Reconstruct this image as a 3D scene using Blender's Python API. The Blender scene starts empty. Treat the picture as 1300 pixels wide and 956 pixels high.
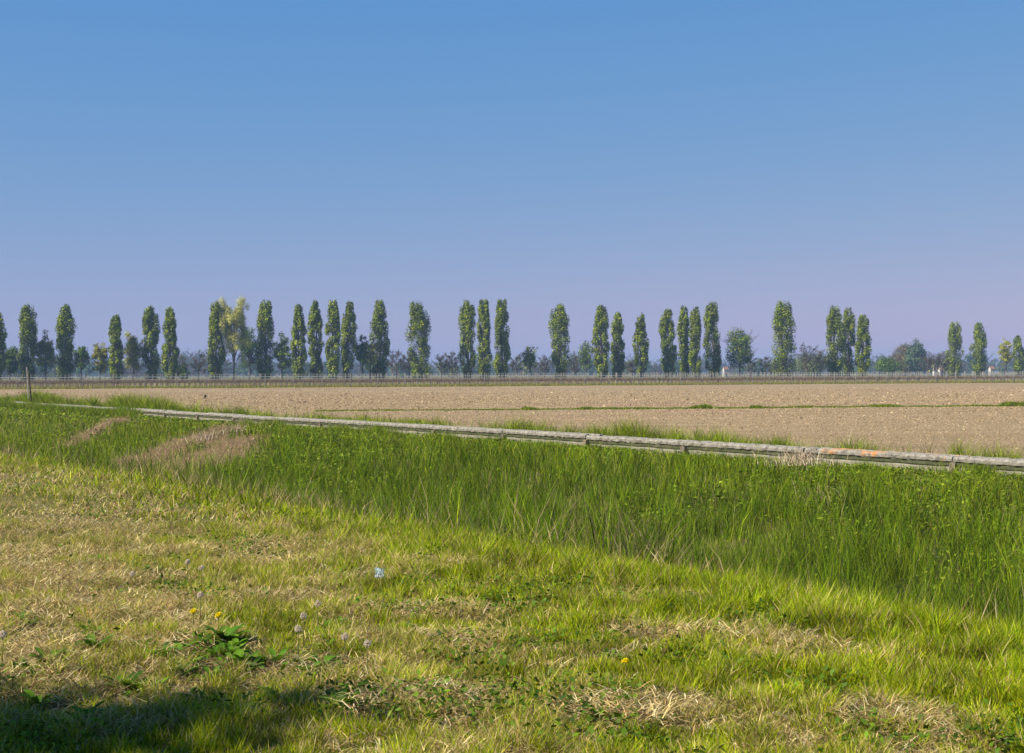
import bpy, math, random
import numpy as np
from mathutils import Matrix, Vector

random.seed(7)
RNG = np.random.default_rng(11)
C = bpy.context.scene.collection
scene = bpy.context.scene

# ------------------------------------------------------------------ camera
F = 1800.0                       # focal length in photo pixels (photo 1300 x 956)
PW, PH = 1300.0, 956.0
EYE = 2.35                       # camera height over the field level (z = 0)
ROLL, PITCH = 0.0031, -4.0 / 1800.0
cam_d = bpy.data.cameras.new('camera')
cam = bpy.data.objects.new('camera', cam_d)
C.objects.link(cam)
fw = Vector((0, math.cos(PITCH), math.sin(PITCH))).normalized()
right = Vector((1, 0, -ROLL)).normalized()
up = right.cross(fw).normalized()
M = Matrix(((right.x, up.x, -fw.x, 0), (right.y, up.y, -fw.y, 0), (right.z, up.z, -fw.z, EYE), (0, 0, 0, 1)))
cam.matrix_world = M
cam_d.sensor_fit = 'HORIZONTAL'
cam_d.sensor_width = 36.0
cam_d.lens = 36.0 * F / PW
cam_d.clip_start = 0.1
cam_d.clip_end = 30000
scene.camera = cam

# ------------------------------------------------------------------ sky and sun
SUN_EL = math.radians(43)
SUN_AZ = math.radians(243)       # clockwise from +Y: behind the camera, to its left
world = bpy.data.worlds.new('World')
scene.world = world
world.use_nodes = True
wn, wl = world.node_tree.nodes, world.node_tree.links
bg = wn['Background']
sky = wn.new('ShaderNodeTexSky')
sky.sky_type = 'NISHITA'
sky.sun_disc = False
sky.sun_elevation = SUN_EL
sky.sun_rotation = SUN_AZ
sky.altitude = 0
sky.air_density = 1.25
sky.dust_density = 0.35
sky.ozone_density = 3.0
SKY_K = (0.468, 0.315, 0.376)      # gain and exponent per channel: a cleaner, bluer spring sky than the raw model
SKY_G = (1.12, 0.48, 0.07)
_pw = ((.085 ** SKY_G[0]) * 1.0, (.085 ** SKY_G[1]), (.085 ** SKY_G[2]))
sep = wn.new('ShaderNodeSeparateColor'); cmb = wn.new('ShaderNodeCombineColor')
wl.new(sky.outputs[0], sep.inputs[0])
for _i in range(3):
    _p = wn.new('ShaderNodeMath'); _p.operation = 'POWER'; _p.inputs[1].default_value = SKY_G[_i]
    _m = wn.new('ShaderNodeMath'); _m.operation = 'MULTIPLY'; _m.inputs[1].default_value = SKY_K[_i] * _pw[_i] / .085
    wl.new(sep.outputs[_i], _p.inputs[0]); wl.new(_p.outputs[0], _m.inputs[0]); wl.new(_m.outputs[0], cmb.inputs[_i])
wl.new(cmb.outputs[0], bg.inputs[0])
bg.inputs[1].default_value = 0.085
sd = bpy.data.lights.new('sun', 'SUN')
sd.energy = 5.0
sd.angle = math.radians(0.5)
sd.color = (1.0, 0.93, 0.80)
sun = bpy.data.objects.new('sun', sd)
C.objects.link(sun)
sv = Vector((math.sin(SUN_AZ) * math.cos(SUN_EL), math.cos(SUN_AZ) * math.cos(SUN_EL), math.sin(SUN_EL)))
sun.rotation_euler = sv.to_track_quat('Z', 'Y').to_euler()
sun.location = sv * 50
scene.view_settings.view_transform = 'Standard'
scene.view_settings.look = 'None'
scene.view_settings.gamma = 1
scene.view_settings.exposure = 0.8
scene.view_settings.use_curve_mapping = False
scene.render.engine = 'CYCLES'
scene.cycles.max_bounces = 5
scene.cycles.transparent_max_bounces = 4
scene.cycles.volume_bounces = 0

# ------------------------------------------------------------------ helpers
def smooth(a, b, x):
    t = np.clip((np.asarray(x, float) - a) / (b - a), 0, 1)
    return t * t * (3 - 2 * t)

_tab = np.random.default_rng(5).random((256, 256))
def vnoise(x, y, seed=0):
    x = np.asarray(x, float) + seed * 17.31
    y = np.asarray(y, float) + seed * 9.77
    xi = np.floor(x).astype(int); yi = np.floor(y).astype(int)
    fx = x - xi; fy = y - yi
    fx = fx * fx * (3 - 2 * fx); fy = fy * fy * (3 - 2 * fy)
    a = _tab[xi & 255, yi & 255]; b = _tab[(xi + 1) & 255, yi & 255]
    c = _tab[xi & 255, (yi + 1) & 255]; d = _tab[(xi + 1) & 255, (yi + 1) & 255]
    return (a * (1 - fx) + b * fx) * (1 - fy) + (c * (1 - fx) + d * fx) * fy
def fbm(x, y, oct=3, seed=0):
    v = 0; amp = 1; tot = 0
    for k in range(oct):
        v = v + amp * vnoise(np.asarray(x) * 2 ** k, np.asarray(y) * 2 ** k, seed + k)
        tot += amp; amp *= 0.5
    return v / tot

NS = np.array((0.832, 0.555)); ND = np.array((0.555, -0.832))
def st(X, Y): return NS[0] * X + NS[1] * Y, ND[0] * X + ND[1] * Y
def xy(s, t): return NS[0] * s + ND[0] * t, NS[1] * s + ND[1] * t

VERGE = 1.02
def height(X, Y):
    s, t = st(X, Y)
    z = VERGE - 0.012 * np.clip(s, -10, 6.5)
    z = z + (-1.15 - z) * smooth(5.6, 12.4, s)
    z = z + (-0.06 - z) * smooth(14.5, 26.6, s)
    z = z + 0.10 * (fbm(X * .35, Y * .35, 2, 3) - .5) * (1 - smooth(24, 29, s))
    z = z + 0.07 * (fbm(X * 1.6, Y * 1.6, 3, 1) - .5) * (1 - smooth(24, 29, s))
    return z

RT = np.array(right); UPV = np.array(up); FWV = np.array(fw)
def ray(px, py):
    d = FWV + RT * ((px - PW / 2) / F) + UPV * ((PH / 2 - py) / F)
    return d / d[1]
def at(px, py):                  # pixel of the photograph -> point on the terrain
    d = ray(px, py)
    ys = np.concatenate([np.linspace(3, 60, 4000), np.linspace(60, 400, 6000)])
    zz = EYE + d[2] * ys
    hit = np.nonzero(zz < height(d[0] * ys, ys))[0]
    y = ys[hit[0]] if len(hit) else 400
    return float(d[0] * y), float(y), float(height(d[0] * y, y))
def at_dist(px, py, D):
    d = ray(px, py)
    return float(d[0] * D), D, float(EYE + d[2] * D)
def pix(X, Y, Z):
    P = np.stack([X, Y, Z - EYE], -1)
    dep = P @ FWV
    return PW / 2 + F * (P @ RT) / dep, PH / 2 - F * (P @ UPV) / dep

class MB:
    def __init__(s): s.v = []; s.t = []; s.q = []; s.c = []; s.n = 0
    def add(s, v, f, col=None):
        v = np.asarray(v, float).reshape(-1, 3)
        f = np.asarray(f, int)
        if f.size:
            (s.t if f.shape[1] == 3 else s.q).append(f + s.n)
        s.v.append(v); s.n += len(v)
        if col is None: col = (1, 1, 1)
        s.c.append(np.broadcast_to(np.asarray(col, float), (len(v), 3)))
    def also(s, f, off):
        f = np.asarray(f, int); (s.t if f.shape[1] == 3 else s.q).append(f + off)
    def tube(s, pts, rad, sides=6, col=None, cap=True):
        pts = np.asarray(pts, float); n = len(pts)
        rad = np.broadcast_to(np.asarray(rad, float), (n,))
        tan = np.gradient(pts, axis=0)
        tan /= np.linalg.norm(tan, axis=1)[:, None] + 1e-9
        ref = np.array((0, 0, 1.)) if abs(tan[0][2]) < .8 else np.array((1., 0, 0))
        a = np.cross(tan, ref); a /= np.linalg.norm(a, axis=1)[:, None] + 1e-9
        b = np.cross(tan, a)
        th = np.arange(sides) * 2 * math.pi / sides
        v = pts[:, None] + rad[:, None, None] * (a[:, None] * np.cos(th)[None, :, None] + b[:, None] * np.sin(th)[None, :, None])
        f = []
        for i in range(n - 1):
            for j in range(sides):
                k = (j + 1) % sides
                f.append((i * sides + j, i * sides + k, (i + 1) * sides + k, (i + 1) * sides + j))
        off = s.n
        s.add(v.reshape(-1, 3), f, col)
        if cap:
            s.add([pts[0], pts[-1]], np.zeros((0, 3)), col)
            ft = []
            for j in range(sides):
                k = (j + 1) % sides
                ft.append((off + n * sides, off + k, off + j))
                ft.append((off + n * sides + 1, off + (n - 1) * sides + j, off + (n - 1) * sides + k))
            s.also(ft, 0)
    def box(s, c, size, col=None, R=None):
        x, y, z = np.asarray(size) / 2
        v = np.array([(-x, -y, -z), (x, -y, -z), (x, y, -z), (-x, y, -z), (-x, -y, z), (x, -y, z), (x, y, z), (-x, y, z)])
        if R is not None: v = v @ np.asarray(R).T
        s.add(v + np.asarray(c), [(0, 3, 2, 1), (4, 5, 6, 7), (0, 1, 5, 4), (1, 2, 6, 5), (2, 3, 7, 6), (3, 0, 4, 7)], col)
    def mesh(s, name, mat, smooth_=False):
        me = bpy.data.meshes.new(name)
        v = np.concatenate(s.v)
        t = np.concatenate(s.t) if s.t else np.zeros((0, 3), int)
        q = np.concatenate(s.q) if s.q else np.zeros((0, 4), int)
        me.vertices.add(len(v)); me.vertices.foreach_set('co', v.astype(np.float32).ravel())
        nl = t.size + q.size
        me.loops.add(nl)
        me.loops.foreach_set('vertex_index', np.concatenate([t.ravel(), q.ravel()]).astype(np.int32))
        me.polygons.add(len(t) + len(q))
        ls = np.concatenate([np.arange(len(t)) * 3, t.size + np.arange(len(q)) * 4]).astype(np.int32)
        me.polygons.foreach_set('loop_start', ls)
        me.polygons.foreach_set('use_smooth', np.full(len(t) + len(q), smooth_, dtype=bool))
        me.update(calc_edges=True)
        ca = me.color_attributes.new('col', 'FLOAT_COLOR', 'POINT')
        c = np.ones((len(v), 4), np.float32); c[:, :3] = np.concatenate(s.c)
        ca.data.foreach_set('color', c.ravel())
        me.materials.append(mat)
        return me
    def build(s, name, mat, parent=None, smooth_=False):
        o = bpy.data.objects.new(name, s.mesh(name, mat, smooth_))
        C.objects.link(o)
        if parent is not None: o.parent = parent
        return o

def tag(o, label=None, cat=None, group=None, kind=None):
    if label: o['label'] = label
    if cat: o['category'] = cat
    if group: o['group'] = group
    if kind: o['kind'] = kind
    return o
def thing(name, loc, label, cat, group=None, rz=0.0):
    o = bpy.data.objects.new(name, None); C.objects.link(o)
    o.empty_display_size = 0.3
    o.location = loc; o.rotation_euler = (0, 0, rz)
    return tag(o, label, cat, group)
def dup(root, loc, rz=0.0, sc=1.0, label=None, group=None, cat=None):
    r = root.copy(); C.objects.link(r)
    r.location = loc; r.rotation_euler = (0, 0, rz)
    r.scale = (sc, sc, sc) if np.isscalar(sc) else sc
    tag(r, label, cat, group)
    for ch in list(root.children):
        c = ch.copy(); C.objects.link(c); c.parent = r
        for g in ch.children:
            d = g.copy(); C.objects.link(d); d.parent = c
    return r

# ------------------------------------------------------------------ materials
def new_mat(name):
    m = bpy.data.materials.new(name); m.use_nodes = True
    n, l = m.node_tree.nodes, m.node_tree.links
    for x in list(n): n.remove(x)
    out = n.new('ShaderNodeOutputMaterial')
    return m, n, l, out
def ramp(n, stops):
    r = n.new('ShaderNodeValToRGB')
    e = r.color_ramp.elements
    e[0].position, e[0].color = stops[0][0], (*stops[0][1], 1)
    e[1].position, e[1].color = stops[-1][0], (*stops[-1][1], 1)
    for p, c in stops[1:-1]:
        k = e.new(p); k.color = (*c, 1)
    return r
def noise(n, l, scale, detail=4, rough=.6, vec=None, dist=0):
    t = n.new('ShaderNodeTexNoise')
    t.inputs['Scale'].default_value = scale
    t.inputs['Detail'].default_value = detail
    t.inputs['Roughness'].default_value = rough
    t.inputs['Distortion'].default_value = dist
    if vec is not None: l.new(vec, t.inputs['Vector'])
    return t
def leaf_mat(name, trans=.35, gloss=.006):
    """colour comes from each blade's own pigment, light passes through"""
    m, n, l, out = new_mat(name)
    a = n.new('ShaderNodeAttribute'); a.attribute_name = 'col'
    d = n.new('ShaderNodeBsdfDiffuse'); t = n.new('ShaderNodeBsdfTranslucent')
    l.new(a.outputs['Color'], d.inputs[0])
    hsn = n.new('ShaderNodeHueSaturation'); hsn.inputs['Hue'].default_value = .49; hsn.inputs['Value'].default_value = 1.15
    l.new(a.outputs['Color'], hsn.inputs['Color']); l.new(hsn.outputs[0], t.inputs[0])
    mx = n.new('ShaderNodeMixShader'); mx.inputs[0].default_value = trans
    l.new(d.outputs[0], mx.inputs[1]); l.new(t.outputs[0], mx.inputs[2])
    g = n.new('ShaderNodeBsdfGlossy'); g.inputs['Roughness'].default_value = .6
    m2 = n.new('ShaderNodeMixShader'); m2.inputs[0].default_value = gloss
    l.new(mx.outputs[0], m2.inputs[1]); l.new(g.outputs[0], m2.inputs[2])
    l.new(m2.outputs[0], out.inputs[0])
    return m
def rough_mat(name, stops, scale=6, detail=6, bump=.3, bscale=30, rough=.95, space='Object'):
    m, n, l, out = new_mat(name)
    tc = n.new('ShaderNodeTexCoord'); vec = tc.outputs[space]
    p = n.new('ShaderNodeBsdfPrincipled'); p.inputs['Roughness'].default_value = rough
    p.inputs['Specular IOR Level'].default_value = .2
    t = noise(n, l, scale, detail, .65, vec)
    r = ramp(n, stops); l.new(t.outputs[0], r.inputs[0]); l.new(r.outputs[0], p.inputs['Base Color'])
    if bump:
        b = n.new('ShaderNodeBump'); b.inputs['Strength'].default_value = bump; b.inputs['Distance'].default_value = .02
        t2 = noise(n, l, bscale, 5, .7, vec); l.new(t2.outputs[0], b.inputs['Height']); l.new(b.outputs[0], p.inputs['Normal'])
    l.new(p.outputs[0], out.inputs[0])
    return m

MAT = {}
MAT['blade'] = leaf_mat('grass_blade')
MAT['straw'] = leaf_mat('dry_straw', .2, .008)
MAT['leaf'] = leaf_mat('weed_leaf', .25, .012)
MAT['foliage'] = leaf_mat('tree_foliage', .10, .004)
MAT['bark'] = rough_mat('bark', [(.3, (.06, .045, .035)), (.7, (.16, .13, .10))], 3, 5, .5, 20)
MAT['twig'] = rough_mat('twig', [(.3, (.06, .042, .04)), (.7, (.13, .095, .085))], 3, 3, 0)
MAT['paletwig'] = rough_mat('paletwig', [(.3, (.16, .13, .07)), (.7, (.26, .21, .12))], 3, 3, 0)
MAT['postwood'] = rough_mat('weathered_post', [(.3, (.20, .18, .15)), (.7, (.38, .35, .30))], 2, 4, .2, 30)
MAT['vine'] = rough_mat('vine_wood', [(.3, (.13, .085, .05)), (.7, (.25, .165, .11))], 4, 4, 0)
MAT['wire'] = rough_mat('wire', [(.3, (.22, .22, .22)), (.7, (.34, .34, .33))], 4, 2, 0, rough=.5)

def ground_mat():
    m, n, l, out = new_mat('earth_and_thatch')
    geo = n.new('ShaderNodeNewGeometry'); vec = geo.outputs['Position']
    p = n.new('ShaderNodeBsdfPrincipled'); p.inputs['Roughness'].default_value = 1; p.inputs['Specular IOR Level'].default_value = .1
    a = noise(n, l, 1.1, 6, .65, vec); b = noise(n, l, 22, 5, .75, vec)
    r = ramp(n, [(.30, (.05, .06, .012)), (.47, (.12, .12, .025)), (.56, (.20, .15, .065)), (.75, (.30, .22, .11))])
    ad = n.new('ShaderNodeMath'); ad.operation = 'ADD'
    m1 = n.new('ShaderNodeMath'); m1.operation = 'MULTIPLY'; m1.inputs[1].default_value = .55
    m2 = n.new('ShaderNodeMath'); m2.operation = 'MULTIPLY'; m2.inputs[1].default_value = .45
    l.new(a.outputs[0], m1.inputs[0]); l.new(b.outputs[0], m2.inputs[0])
    l.new(m1.outputs[0], ad.inputs[0]); l.new(m2.outputs[0], ad.inputs[1]); l.new(ad.outputs[0], r.inputs[0])
    at_ = n.new('ShaderNodeAttribute'); at_.attribute_name = 'col'
    r2 = ramp(n, [(.36, (.05, .03, .016)), (.5, (.16, .098, .048)), (.66, (.29, .20, .11))]); l.new(b.outputs[0], r2.inputs[0])
    mx = n.new('ShaderNodeMix'); mx.data_type = 'RGBA'
    l.new(at_.outputs['Fac'], mx.inputs[0]); l.new(r.outputs[0], mx.inputs[6]); l.new(r2.outputs[0], mx.inputs[7])
    l.new(mx.outputs[2], p.inputs['Base Color'])
    bp = n.new('ShaderNodeBump'); bp.inputs['Distance'].default_value = .04; bp.inputs['Strength'].default_value = .8
    c = noise(n, l, 40, 4, .7, vec); l.new(c.outputs[0], bp.inputs['Height']); l.new(bp.outputs[0], p.inputs['Normal'])
    l.new(p.outputs[0], out.inputs[0])
    return m
MAT['ground'] = ground_mat()

def soil_mat():
    m, n, l, out = new_mat('tilled_soil')
    geo = n.new('ShaderNodeNewGeometry'); vec = geo.outputs['Position']
    mp = n.new('ShaderNodeMapping'); mp.inputs['Rotation'].default_value = (0, 0, -math.atan2(9, 41))
    mp.inputs['Scale'].default_value = (.06, 1.0, 1); l.new(vec, mp.inputs['Vector'])
    p = n.new('ShaderNodeBsdfPrincipled'); p.inputs['Roughness'].default_value = 1; p.inputs['Specular IOR Level'].default_value = .1
    a = noise(n, l, .45, 5, .6, mp.outputs[0]); b = noise(n, l, 14, 6, .8, vec)
    big = noise(n, l, .02, 3, .5, vec)
    ad = n.new('ShaderNodeMath'); ad.operation = 'MULTIPLY_ADD'; ad.inputs[1].default_value = .4
    m2 = n.new('ShaderNodeMath'); m2.operation = 'MULTIPLY'; m2.inputs[1].default_value = .38
    m3 = n.new('ShaderNodeMath'); m3.operation = 'MULTIPLY_ADD'; m3.inputs[1].default_value = .22
    l.new(b.outputs[0], m2.inputs[0]); l.new(big.outputs[0], m3.inputs[0]); l.new(m2.outputs[0], m3.inputs[2])
    l.new(a.outputs[0], ad.inputs[0]); l.new(m3.outputs[0], ad.inputs[2])
    r = ramp(n, [(.36, (.175, .120, .062)), (.5, (.265, .19, .105)), (.64, (.345, .255, .15))])
    l.new(ad.outputs[0], r.inputs[0]); l.new(r.outputs[0], p.inputs['Base Color'])
    bp = n.new('ShaderNodeBump'); bp.inputs['Distance'].default_value = .05; bp.inputs['Strength'].default_value = 1
    c = noise(n, l, 16, 6, .75, vec); l.new(c.outputs[0], bp.inputs['Height']); l.new(bp.outputs[0], p.inputs['Normal'])
    l.new(p.outputs[0], out.inputs[0])
    return m
MAT['soil'] = soil_mat()

# ------------------------------------------------------------------ terrain
def grid_mesh(X, Y, Z, name, mat, col=None):
    mb = MB(); n, k = X.shape
    idx = np.arange(n * k).reshape(n, k)
    f = np.stack([idx[:-1, :-1], idx[:-1, 1:], idx[1:, 1:], idx[1:, :-1]], -1).reshape(-1, 4)
    mb.add(np.stack([X, Y, Z], -1).reshape(-1, 3), f, col)
    return mb.build(name, mat, None, True)

# masks made from marks in the photograph, laid on the terrain
def poly_mask(pts, width, soft=.5):
    P = [np.array(at(*p)[:2]) for p in pts]
    def f(X, Y):
        d = np.full(np.shape(X), 1e9)
        for a, b in zip(P[:-1], P[1:]):
            ab = b - a; t = np.clip(((X - a[0]) * ab[0] + (Y - a[1]) * ab[1]) / (ab @ ab + 1e-9), 0, 1)
            d = np.minimum(d, np.hypot(X - a[0] - ab[0] * t, Y - a[1] - ab[1] * t))
        return 1 - smooth(width * (1 - soft), width * (1 + soft), d + width * 1.5 * (fbm(X * 1.3, Y * 1.3, 3, 251) - .5))
    return f
def pix_mask(blobs):
    """patches of mown hay: (px, py, rx, ry) seen in the photograph, converted to ground ellipses"""
    E = []
    for px, py, rx, ry in blobs:
        c = at(px, py); e = at(px + rx, py); q = at(px, py - ry); q2 = at(px, py + ry)
        E.append((c[0], c[1], abs(e[0] - c[0]) + .05, abs(q[1] - q2[1]) / 2 + .05))
    def f(X, Y):
        m = np.zeros(np.shape(X))
        for cx, cy, ax, ay in E:
            d = np.hypot((X - cx) / ax, (Y - cy) / ay) + .7 * (fbm(X * 3, Y * 3, 2, 21) - .5)
            m = np.maximum(m, 1 - smooth(.55, 1.15, d))
        return m
    return f
hay = pix_mask([(45, 602, 45, 7), (165, 612, 55, 9), (130, 640, 90, 10), (250, 632, 60, 8), (330, 650, 60, 9), (60, 660, 90, 12), (230, 665, 80, 12), (370, 690, 60, 9),
                (170, 700, 70, 12), (60, 735, 60, 12), (190, 762, 90, 14), (120, 790, 90, 16), (230, 805, 80, 14), (320, 715, 60, 10), (45, 775, 45, 10),
                (410, 720, 50, 8), (520, 722, 110, 9), (500, 735, 70, 6), (330, 770, 70, 10), (430, 780, 60, 10), (590, 815, 70, 12), (690, 785, 80, 9), (700, 835, 110, 16),
                (820, 770, 80, 8), (860, 802, 90, 12), (940, 815, 80, 12), (1030, 838, 100, 13), (1190, 858, 90, 8), (560, 780, 60, 9), (660, 745, 40, 6), (150, 920, 120, 16),
                (520, 900, 110, 14), (860, 910, 120, 16), (1150, 920, 100, 14), (60, 860, 60, 10), (740, 700, 40, 6)])
pathA = poly_mask([(158, 531), (118, 549), (76, 572)], .7)
pathB = poly_mask([(300, 543), (240, 562), (192, 584), (160, 598)], 1.5)
pathC = poly_mask([(296, 560), (262, 590), (222, 603)], 1.7)
def bare(X, Y): return np.maximum(np.maximum(pathA(X, Y), pathB(X, Y)), pathC(X, Y))

sa = np.concatenate([[-6000, -2000, -600, -200, -60, -25, -12], np.arange(-7, 31, .22), [33, 38, 50, 90, 200, 500, 1200, 3000, 9000]])
ta = np.concatenate([[-9000, -3500, -1500, -700, -350, -220], np.arange(-150, -60, 1.0), np.arange(-60, -34, .5), np.arange(-34, 8, .25), [12, 20, 40, 90, 200, 600, 2000, 6000]])
S, T = np.meshgrid(sa, ta)
X, Y = xy(S, T)
_b = np.where((Y > 5) & (Y < 200), bare(X, Y) * (.45 + .75 * smooth(.35, .6, fbm(X * 1.5, Y * 1.5, 3, 241))), 0).reshape(-1, 1)
g = grid_mesh(X, Y, height(X, Y), 'ground', MAT['ground'], np.repeat(_b, 3, 1))
tag(g, kind='structure')

# vineyard edge: from (-82,226) to (109,302)
VA = np.array((-82., 226.)); VB = np.array((109., 302.))
VD = (VB - VA) / np.linalg.norm(VB - VA); VN = np.array((-VD[1], VD[0]))

# ploughed field sheet between channel and vineyard
nc, nr = 800, 420
ct = np.linspace(0, 1, nc)
tt = -300 + 330 * ct
bx, by = xy(np.full(nc, 29.6), tt)
tx = VA[0] + VD[0] * (-170 + 560 * ct); ty = VA[1] + VD[1] * (-170 + 560 * ct)
w = (np.linspace(0, 1, nr) ** 1.7)[:, None]
X = bx * (1 - w) + tx * w; Y = by * (1 - w) + ty * w
Z = .035 + .05 * (fbm(X * .8, Y * .8, 3, 4) - .5) + .10 * (fbm(X * .05, Y * .12, 2, 8) - .5) + .05 * (fbm(X * 3.1, Y * 3.1, 2, 14) - .5)
pf = grid_mesh(X, Y, Z, 'ploughed_field', MAT['soil'])
tag(pf, kind='structure')

MAT['orchard_grass'] = rough_mat('vineyard_grass', [(.3, (.12, .13, .035)), (.5, (.20, .19, .06)), (.7, (.26, .22, .10))], .8, 6, .6, 8)
# strip of grass under the vines
mb = MB()
a0 = VA - VD * 300; a1 = VA + VD * 620
for o0, o1, zz in ((-.8, 75, .07),):
    P = [a0 + VN * o0, a1 + VN * o0, a1 + VN * o1, a0 + VN * o1]
    mb.add([(p[0], p[1], zz) for p in P], [(0, 1, 2, 3)])
vg = mb.build('vineyard_ground', MAT['orchard_grass']); tag(vg, kind='structure')

# ------------------------------------------------------------------ blades of grass
def scatter(N, D0, D1, a, marg=.22, rng=RNG):
    N = int(N * 1.2)
    u = rng.random(N)
    e = 2 - a
    D = (D0 ** e + u * (D1 ** e - D0 ** e)) ** (1 / e) if abs(e) > 1e-6 else D0 * (D1 / D0) ** u
    X = D * (PW / 2 / F) * (1 + 2 * marg) * (rng.random(N) * 2 - 1)
    return X, D

def blades(mb, X, Y, Z, h, w, lean, col, bend=.45, rng=RNG, ldir=None, twist=True):
    """mb gets one curved tapering blade per point: 5 vertices, a quad and a tri"""
    n = len(X)
    h = np.broadcast_to(h, (n,)); w = np.broadcast_to(w, (n,)); lean = np.broadcast_to(lean, (n,))
    a = rng.random(n) * 2 * np.pi if ldir is None else ldir
    L = np.stack([np.cos(a), np.sin(a), np.zeros(n)], -1)
    b = rng.random(n) * 2 * np.pi
    Wv = np.stack([np.cos(b), np.sin(b), np.zeros(n)], -1) * w[:, None] / 2
    base = np.stack([X, Y, Z], -1)
    c, s_ = np.cos(lean), np.sin(lean)
    mid = base + (L * (s_ * .45)[:, None] + np.array((0, 0, 1.)) * (c * .55)[:, None]) * h[:, None]
    l2 = np.minimum(lean * 1.0 + bend * rng.random(n) + .05, 1.9)
    tip = mid + (L * np.sin(l2)[:, None] + np.array((0, 0, 1.)) * np.cos(l2)[:, None]) * (h * .5)[:, None]
    V = np.stack([base - Wv, base + Wv, mid - Wv * .85, mid + Wv * .85, tip], 1).reshape(-1, 3)
    i = np.arange(n)[:, None] * 5
    off = mb.n
    mb.add(V, i + np.array((0, 1, 3, 2)), np.repeat(col, 5, axis=0))
    mb.also(i + np.array((2, 3, 4)), off)

def pick(cols, p, rng=RNG, var=.26):
    """p: n x k weights"""
    p = p / p.sum(1, keepdims=True)
    u = rng.random(len(p))[:, None]
    k = (u > np.cumsum(p, 1)).sum(1).clip(0, p.shape[1] - 1)
    c = np.asarray(cols)[k]
    return c * (1 + var * rng.standard_normal((len(p), 1))).clip(.5, 1.6)

G_YEL = (.37, .375, .010); G_MID = (.21, .265, .006); G_DRK = (.06, .10, .004); G_LIM = (.24, .335, .008); STRAW = (.54, .41, .17); STRAW2 = (.32, .20, .08)

# --- the mown verge in front
mb = MB(); ms = MB()
for N, D0, D1, a, hs_, ws_ in ((760000, 4.4, 13, 1.35, 1.0, .80), (380000, 13, 48, 1.3, 1.0, 1.5)):
    X, Y = scatter(N, D0, D1, a)
    s, t = st(X, Y)
    k = s < 7.2; X, Y, s = X[k], Y[k], s[k]
    hm = hay(X, Y) * .9 * (.40 + .60 * smooth(.36, .58, fbm(X * 2.3, Y * 2.3, 2, 47)))
    n1 = fbm(X * .9, Y * .9, 3, 31)                   # broad patches
    n2 = fbm(X * 3.5, Y * 3.5, 2, 41)
    edge = smooth(3.6, 6.6, s - .8 * (n1 - .5))             # unmown, taller towards the ditch
    dry = np.clip(smooth(.50, .68, n1 * .6 + n2 * .4) * .45 * (1 - .8 * edge) + hm * (1 - .3 * edge), 0, 1)
    tuft = fbm(X * 8, Y * 8, 2, 45)
    keep = RNG.random(len(X)) > np.clip(dry * .5 + .5 * (1 - smooth(.32, .55, tuft)), 0, 1)
    X, Y, s, edge, dry, n1, n2, tuft = X[keep], Y[keep], s[keep], edge[keep], dry[keep], n1[keep], n2[keep], tuft[keep]
    n = len(X)
    h = (.036 + .030 * n2 + .045 * edge * (.6 + .8 * n1)) * (.5 + 1.0 * RNG.random(n)) * hs_ * (.6 + 1.1 * smooth(.35, .7, tuft))
    wd = (.0036 + .0038 * RNG.random(n)) * ws_ * (.85 + .5 * edge)
    P = np.stack([.34 + 0 * n1, .28 + .35 * edge, .06 + .25 * (1 - smooth(.3, .45, n2)), .18 + .5 * edge, .07 + .75 * dry, .03 + .22 * dry], -1)
    col = pick((G_YEL, G_MID, G_DRK, G_LIM, STRAW, STRAW2), P)
    col = col * (.48 + 1.05 * fbm(X * 5, Y * 5, 2, 46))[:, None]
    blades(mb, X, Y, height(X, Y) - .01, h, wd, .15 + .5 * RNG.random(n) + .3 * dry, col)
    # the last metre of the verge runs wild: longer dark blades of the ditch mixed in
    X, Y = scatter(int(N * .30), D0, D1, a); s, t = st(X, Y)
    k = (s > 5.0) & (s < 8.4) & (RNG.random(len(X)) < smooth(5.7, 7.3, s + 1.2 * (fbm(X * 1.1, Y * 1.1, 3, 211) - .5))); X, Y, s = X[k], Y[k], s[k]; n = len(X)
    col = pick(((.095, .155, .005), (.17, .225, .008), (.26, .30, .01), (.36, .28, .12)), np.tile((.36, .32, .22, .10), (n, 1))) * (.5 + fbm(X * 3, Y * 3, 2, 221))[:, None]
    blades(mb, X, Y, height(X, Y) - .01, (.08 + .20 * smooth(.35, .7, fbm(X * 1.8, Y * 1.8, 3, 231))) * (.5 + .9 * RNG.random(n)), (.0045 + .004 * RNG.random(n)) * ws_ * 1.2, .1 + .5 * RNG.random(n), col)
    # mown hay, lying
    X, Y = scatter(int(N * .42), D0, D1, a)
    s, t = st(X, Y)
    hm = hay(X, Y) * (.35 + .65 * smooth(.36, .58, fbm(X * 2.3, Y * 2.3, 2, 47))); n1 = fbm(X * .9, Y * .9, 3, 31); n2 = fbm(X * 3.5, Y * 3.5, 2, 41)
    edge = smooth(3.6, 6.6, s - .8 * (n1 - .5))
    dry = np.clip(smooth(.44, .64, n1 * .6 + n2 * .4) * .50 * (1 - .85 * edge) + hm, 0, 1)
    k = (s < 7.2) & (RNG.random(len(X)) < dry + .05)
    X, Y, dry = X[k], Y[k], dry[k]
    n = len(X)
    h = .035 + .085 * RNG.random(n)
    col = pick((STRAW, (.58, .49, .28), STRAW2, (.12, .07, .035)), np.tile((.42, .18, .24, .16), (n, 1))) * (.40 + 1.15 * fbm(X * 6, Y * 6, 2, 48))[:, None]
    z = height(X, Y) + RNG.random(n) ** 2 * .07 * dry
    blades(ms, X, Y, z, h, (.0032 + .0034 * RNG.random(n)) * ws_, 1.0 + .55 * RNG.random(n), col, .5)
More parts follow.
